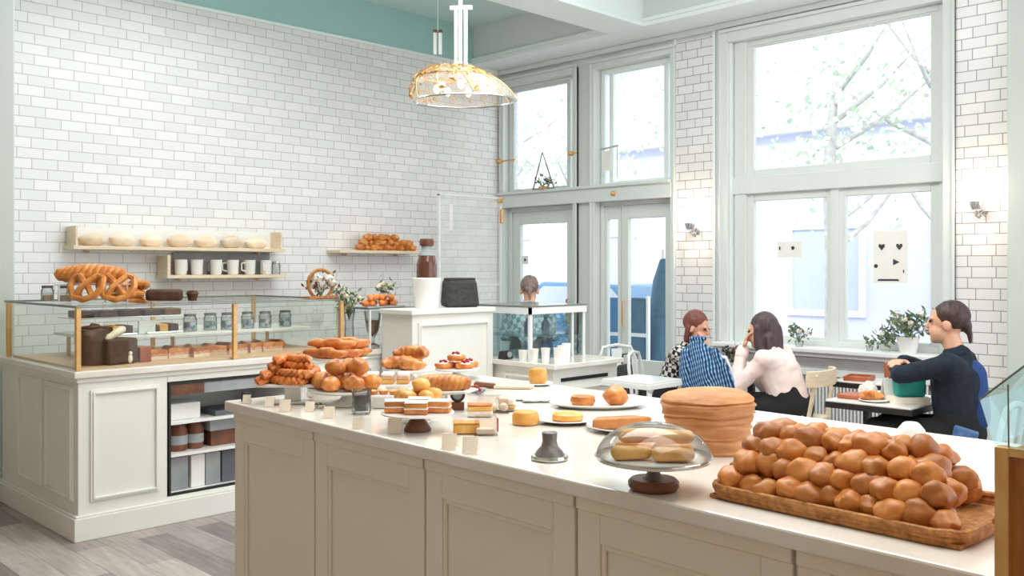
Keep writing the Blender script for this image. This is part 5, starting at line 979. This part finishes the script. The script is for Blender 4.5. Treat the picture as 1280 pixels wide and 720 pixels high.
    for v in o.data.vertices: v.co += noise.noise_vector(Vector((v.co.x*40, v.co.y*40, v.co.z*9)))*.005
    if extra: extra(r, V, hp, RM)
    return r
def hair_long(m, hp, RM, L_=.3, w_=.06):
    m.ball(hp(0,-.03,.045), (.09,.1,.1), 20, 14, m=RM)
    for a in (-1, 1): m.cap(hp(a*.07,.0,.03), hp(a*.075,.01,-.1), .032, .03); m.cap(hp(a*.075,.005,-.1), hp(a*.07,.02,-L_+.05), .03, .02)
    m.cap(hp(0,-.075,.0), hp(0,-.07,-L_+.08), .075, .06); m.cap(hp(-.04,-.065,-.05), hp(-.05,-.06,-L_+.02), .055, .035); m.cap(hp(.04,-.065,-.05), hp(.05,-.06,-L_+.02), .055, .035)
def hair_tied(m, hp, RM):
    m.ball(hp(0,-.03,.045), (.085,.098,.092), 20, 14, m=RM); m.ball(hp(0,-.105,-.01), (.034,.03,.04), m=RM); m.cap(hp(0,-.115,-.02), hp(.01,-.125,-.10), .02, .01)
def hair_side(m, hp, RM):
    m.ball(hp(0,-.03,.045), (.087,.1,.098), 20, 14, m=RM); m.cap(hp(-.05,-.05,-.02), hp(-.065,-.02,-.14), .05, .035); m.cap(hp(-.065,-.02,-.12), hp(-.07,.03,-.26), .036, .02); m.cap(hp(.06,-.04,.0), hp(.06,-.04,-.1), .035, .025)
def seated(lean=.25, z=.49, tw=0, hf=(0,.06,.14)):
    sn, cs = math.sin(lean), math.cos(lean); ch = Vector((0,sn*.30,z+cs*.30)); nk = Vector((0,sn*.47,z+cs*.47)); hd = nk+Vector(hf)
    J = dict(hip=(0,0,z), chest=ch, neck=nk, head=hd, shL=ch+Vector((-.165,sn*.1,cs*.1)), shR=ch+Vector((.165,sn*.1,cs*.1)), hpL=(-.085,.03,z-.0), hpR=(.085,.03,z-.0), knL=(-.1,.43,z+.0), knR=(.1,.43,z+.0), anL=(-.1,.40,.095), anR=(.1,.40,.095))
    J.update(elL=(-.21,ch.y+.14,ch.z-.17), elR=(.21,ch.y+.14,ch.z-.17), wrL=(-.13,ch.y+.33,z+.23), wrR=(.13,ch.y+.33,z+.23), hdL=(.4,1,.0), hdR=(-.4,1,.0), huL=(0,0,1), huR=(0,0,1)); return J
# local +y -> facing.  world facing angle: rot=0 faces +y (photo: away to the left), rot=pi faces -y (photo: to the right)
J = seated(.38, .49, hf=(0,.06,.13)); hd = J['head']
J.update(elR=(.2,.36,.62), wrR=hd+Vector((.07,.10,-.17)), hdR=(-.15,-.25,1), huR=(.2,1,.2), elL=(-.24,.3,.58), wrL=(-.10,.44,.60), curl=.6)
person('seated woman with auburn hair in a black and white checked shirt, hand at her face', (6.14,4.36,0), PI+.25, J, 'hair_red', 'check', 'trouser', hair_side, (.1,-.25))
def woman_extra(r, V, hp, RM):
    MB().tube([(-.07,V['neck'].y+.06,V['neck'].z-.04),(-.06,V['neck'].y-.05,V['neck'].z-.0),(.06,V['neck'].y-.05,V['neck'].z),(.07,V['neck'].y+.06,V['neck'].z-.04)], .018).done('collar', 'blouse', r)
    for k in 'LR': e = V['el'+k]; w_ = V['wr'+k]; MB().cap(e.lerp(w_,.86), e.lerp(w_,.97), .05, .048).done('cuff', 'blouse', r)
J = seated(.36, .555, hf=(0,.07,.11)); hd = J['head']
J.update(elL=(-.19,.36,.66), wrL=hd+Vector((-.05,.115,-.16)), hdL=(.1,-.3,1), huL=(-.2,1,.2), elR=(.23,.27,.63), wrR=(.13,.40,.80), hdR=(-.5,1,0), curl=.55)
for k in ('chest','neck','head','shL','shR'): J[k] = Vector(J[k])-Vector((0,0,.03))
person('seated woman with long plum brown hair, blush blouse, black trousers, hand at her mouth', (5.95,3.18,0), .12, J, 'hair_plum', 'blouse', 'trouser', lambda m, hp, RM: hair_long(m, hp, RM, .34), (-.15,-.12), extra=woman_extra)
J = seated(.06, .595, hf=(0,.05,.15))
J.update(elL=(-.22,.26,.93), wrL=(.02,.36,.95), hdL=(1,.1,.1), elR=(.22,.26,.92), wrR=(-.02,.30,.99), hdR=(-1,.15,.05), curl=.5)
def man_extra(r, V, hp, RM):
    MB().cap((0,-.068,.70), (0,-.052,.94), .085, .08).wrinkle(.01,8).done('back_panel', 'royal', r); n_ = V['neck']; MB().tube([(.07*math.cos(a), n_.y+.0+.065*math.sin(a), n_.z-.02-.012*math.sin(a)) for a in [k*PI/8 for k in range(16)]], .018, 8, True).done('collar', 'navy', r)
    MB().box((-.18,-.05,.56), (.03,.12,.2), rx(.2)).wrinkle(.01,10).done('pocket', 'denim', r, bevel=.01)
person('seated person with tied back dark hair in navy sweater facing left', (5.46,1.90,0), .1, J, 'hair_dark', 'navy', 'trouser', hair_tied, (-.15,.02), extra=man_extra)
# staff member behind the far glass case
J = dict(hip=(0,0,.80), chest=(0,.06,1.06), neck=(0,.12,1.20), head=(0,.18,1.325), shL=(-.16,.08,1.14), shR=(.16,.08,1.14), hpL=(-.08,0,.78), hpR=(.08,0,.78), knL=(-.09,.05,.44), knR=(.09,.05,.44), anL=(-.09,0,.09), anR=(.09,0,.09), elL=(-.22,.1,.92), elR=(.22,.1,.92), wrL=(-.14,.28,.90), wrR=(.14,.28,.90), hdL=(.2,1,-.1), hdR=(-.2,1,-.1), huL=(0,0,1), huR=(0,0,1), curl=.5)
person('standing person with ash brown hair in pale patterned top behind the far glass case', (5.93,5.72,0), -.85, J, 'hair_grey', 'print', 'grey_cloth', hair_tied, (0,-.2))
# ------------------------------------------------------------------ hanging lights, brass fittings
Zc = 6.2; s_ = sx(581); cx_, cy_ = R2*Zc*(1+s_), R2*Zc*(1-s_); cz_ = H+(HZ-126)*Zc/F
r = thing('chandelier', 'oval glass chandelier with brass leaf garland hanging in front of brick wall', 'chandelier', (cx_,cy_,cz_), -PI/4-.12)
A1, A2, A3 = .345, .26, .235
def shell(th, ph): return (A1*math.cos(th)*math.cos(ph)-.10*math.sin(ph), A2*math.sin(th)*math.cos(ph), A3*math.sin(ph))
m = MB(); vs_ = [shell(2*PI*i/40, PI/2*.97*j/10) for j in range(11) for i in range(40)]; m._faces(vs_, [(j*40+i, j*40+(i+1)%40, (j+1)*40+(i+1)%40, (j+1)*40+i) for j in range(10) for i in range(40)]); m.done('glass_shade', 'milk_glass', r)
MB().tube([(A1*math.cos(k*PI/24), A2*math.sin(k*PI/24), 0) for k in range(48)], .007, 8, True).done('lower_ring', 'chrome', r)
MB().tube([(A1*.72*math.cos(k*PI/20)-.069, A2*.72*math.sin(k*PI/20), A3*.69) for k in range(40)], .007, 8, True).done('upper_ring', 'gold', r)
for k in range(10): MB().tube([tuple(1.01*c for c in shell(2*PI*k/10, PI/2*j/8)) for j in range(8)], .0035, 6).done('rib', 'gold', r)
rnd = random.Random(3); m = MB()
for k in range(230):
    th = rnd.random()*2*PI; ph = .7+.55*rnd.random() if k < 150 else .1+.7*rnd.random()
    if k >= 150: th = PI+rnd.gauss(0,.7)
    p = Vector(shell(th, ph))*1.03; n = p.normalized(); q = n.orthogonal().normalized(); q = (Matrix.Rotation(rnd.random()*6.28, 3, n) @ q); t = n.cross(q); s = .016+.02*rnd.random()
    m._faces([p-q*s, p+t*s*.4+n*.008, p+q*s, p-t*s*.4], [(0,1,2,3)])
lg = m.done('leaves', 'leaf_gold', r, smooth=False)
for k in range(8): MB().ball((A1*.55*math.cos(k*PI/4), A2*.55*math.sin(k*PI/4), A3*.35), (.022,.022,.03), 10, 8).done('bulb', 'lamp', r)
for d in (-.06, -.03, .005): MB().tube([(d,0,A3*.9),(d,0,.62)], .013).done('hanging_tube', 'white_matt', r)
MB().bb((-.10,-.012,.61), (.05,.012,.635)).done('cross_bar', 'white_matt', r, smooth=False); MB().tube([(-.03,0,.62),(-.03,0,4.158-cz_)], .014).done('rod', 'white_matt', r); MB().lathe([(0,4.13-cz_),(.06,4.13-cz_),(.065,4.159-cz_),(0,4.159-cz_)], (-.03,0,0)).done('ceiling_rose', 'white_matt', r)
Zs = 8.2; s_ = sx(546); px_, py_ = R2*Zs*(1+s_), R2*Zs*(1-s_); pz_ = H+(HZ-68)*Zs/F
r = thing('pendant_spotlight', 'slim twin tube pendant light hanging left of the chandelier', 'pendant', (px_,py_,pz_), -PI/4)
for d in (-.015, .03): MB().tube([(d,0,0),(d,0,.19)], .016).done('tube', 'white_matt', r); MB().lathe([(0,.19),(.018,.19),(.018,.215),(0,.215)], (d,0,0), 12).done('cap', 'brown_wood', r)
MB().tube([(.008,0,.21),(.008,0,4.159-pz_)], .003).done('cable', 'white_matt', r); MB().lathe([(0,4.14-pz_),(.03,4.14-pz_),(.032,4.159-pz_),(0,4.159-pz_)], (.008,0,0)).done('ceiling_rose', 'white_matt', r)
def bracket(px, py, label, ln):
    x = RW-.012; y = on_x(px, x); z = zat(x, y, py); r = thing('brass_bracket', label, 'bracket', (x,y,z)); MB().box((-.02,0,0), (.05,.05,.05)).done('clamp', 'gold', r, bevel=.006); MB().ball((-.05,0,0), .022).done('knob', 'gold', r); MB().tube([(-.03,0,0),(-.03,-ln,.0)], .009).done('rod', 'gold', r)
bracket(627, 202, 'brass rod bracket at the far corner, left of the hanging ornament', .24); bracket(716, 192, 'brass rod bracket on the pier right of the hanging ornament', .08); bracket(770, 242, 'brass bracket at the transom bar over the right glass door', .05)
y = on_x(762, 7.29); z = zat(7.29, y, 186); r = thing('hanging_sign', 'small white hanging sign on a bracket by the right transom', 'sign', (7.29,y,z)); MB().tube([(0,.12,0),(-.02,-.13,.02)], .010).done('rod', 'chrome', r); MB().box((-.02,0.02,-.12), (.006,.12,.2)).done('sign_board', 'paper', r, smooth=False); MB().tube([(-.015,-.11,.015),(-.015,-.11,-.3)], .004).done('chain', 'chrome', r); MB().tube([(-.02,.06,0),(-.02,.06,-.03)], .003).tube([(-.02,-.02,0),(-.02,-.02,-.03)], .003).done('hanger', 'chrome', r)
x = 7.26; y = on_x(678, x); r = thing('triangle_planter', 'wire triangle ornament with small green plant on ledge above the left door', 'planter', (x,y,2.3705))
MB().tube([(0,.14,0),(0,0,.40),(0,-.17,0)], .008, 8).done('wire_frame', 'grey_metal', r); MB().tube([(0,.14,.006),(0,-.17,.006)], .006).done('wire_base', 'grey_metal', r); MB().lathe([(0,0),(.05,0),(.06,.03),(0,.03)], (0,-.02,0)).done('dish', 'gold', r); q = thing('x','x x x x','x'); bpy.data.objects.remove(q)
flowers(r, 10, .08, .03, .1, 51, 'leaf', 'petal', .04, 3, .015)
for i, o in enumerate(bpy.data.objects):
    if o.get('label') == 'x x x x': print('UNLABELLED', o.name)
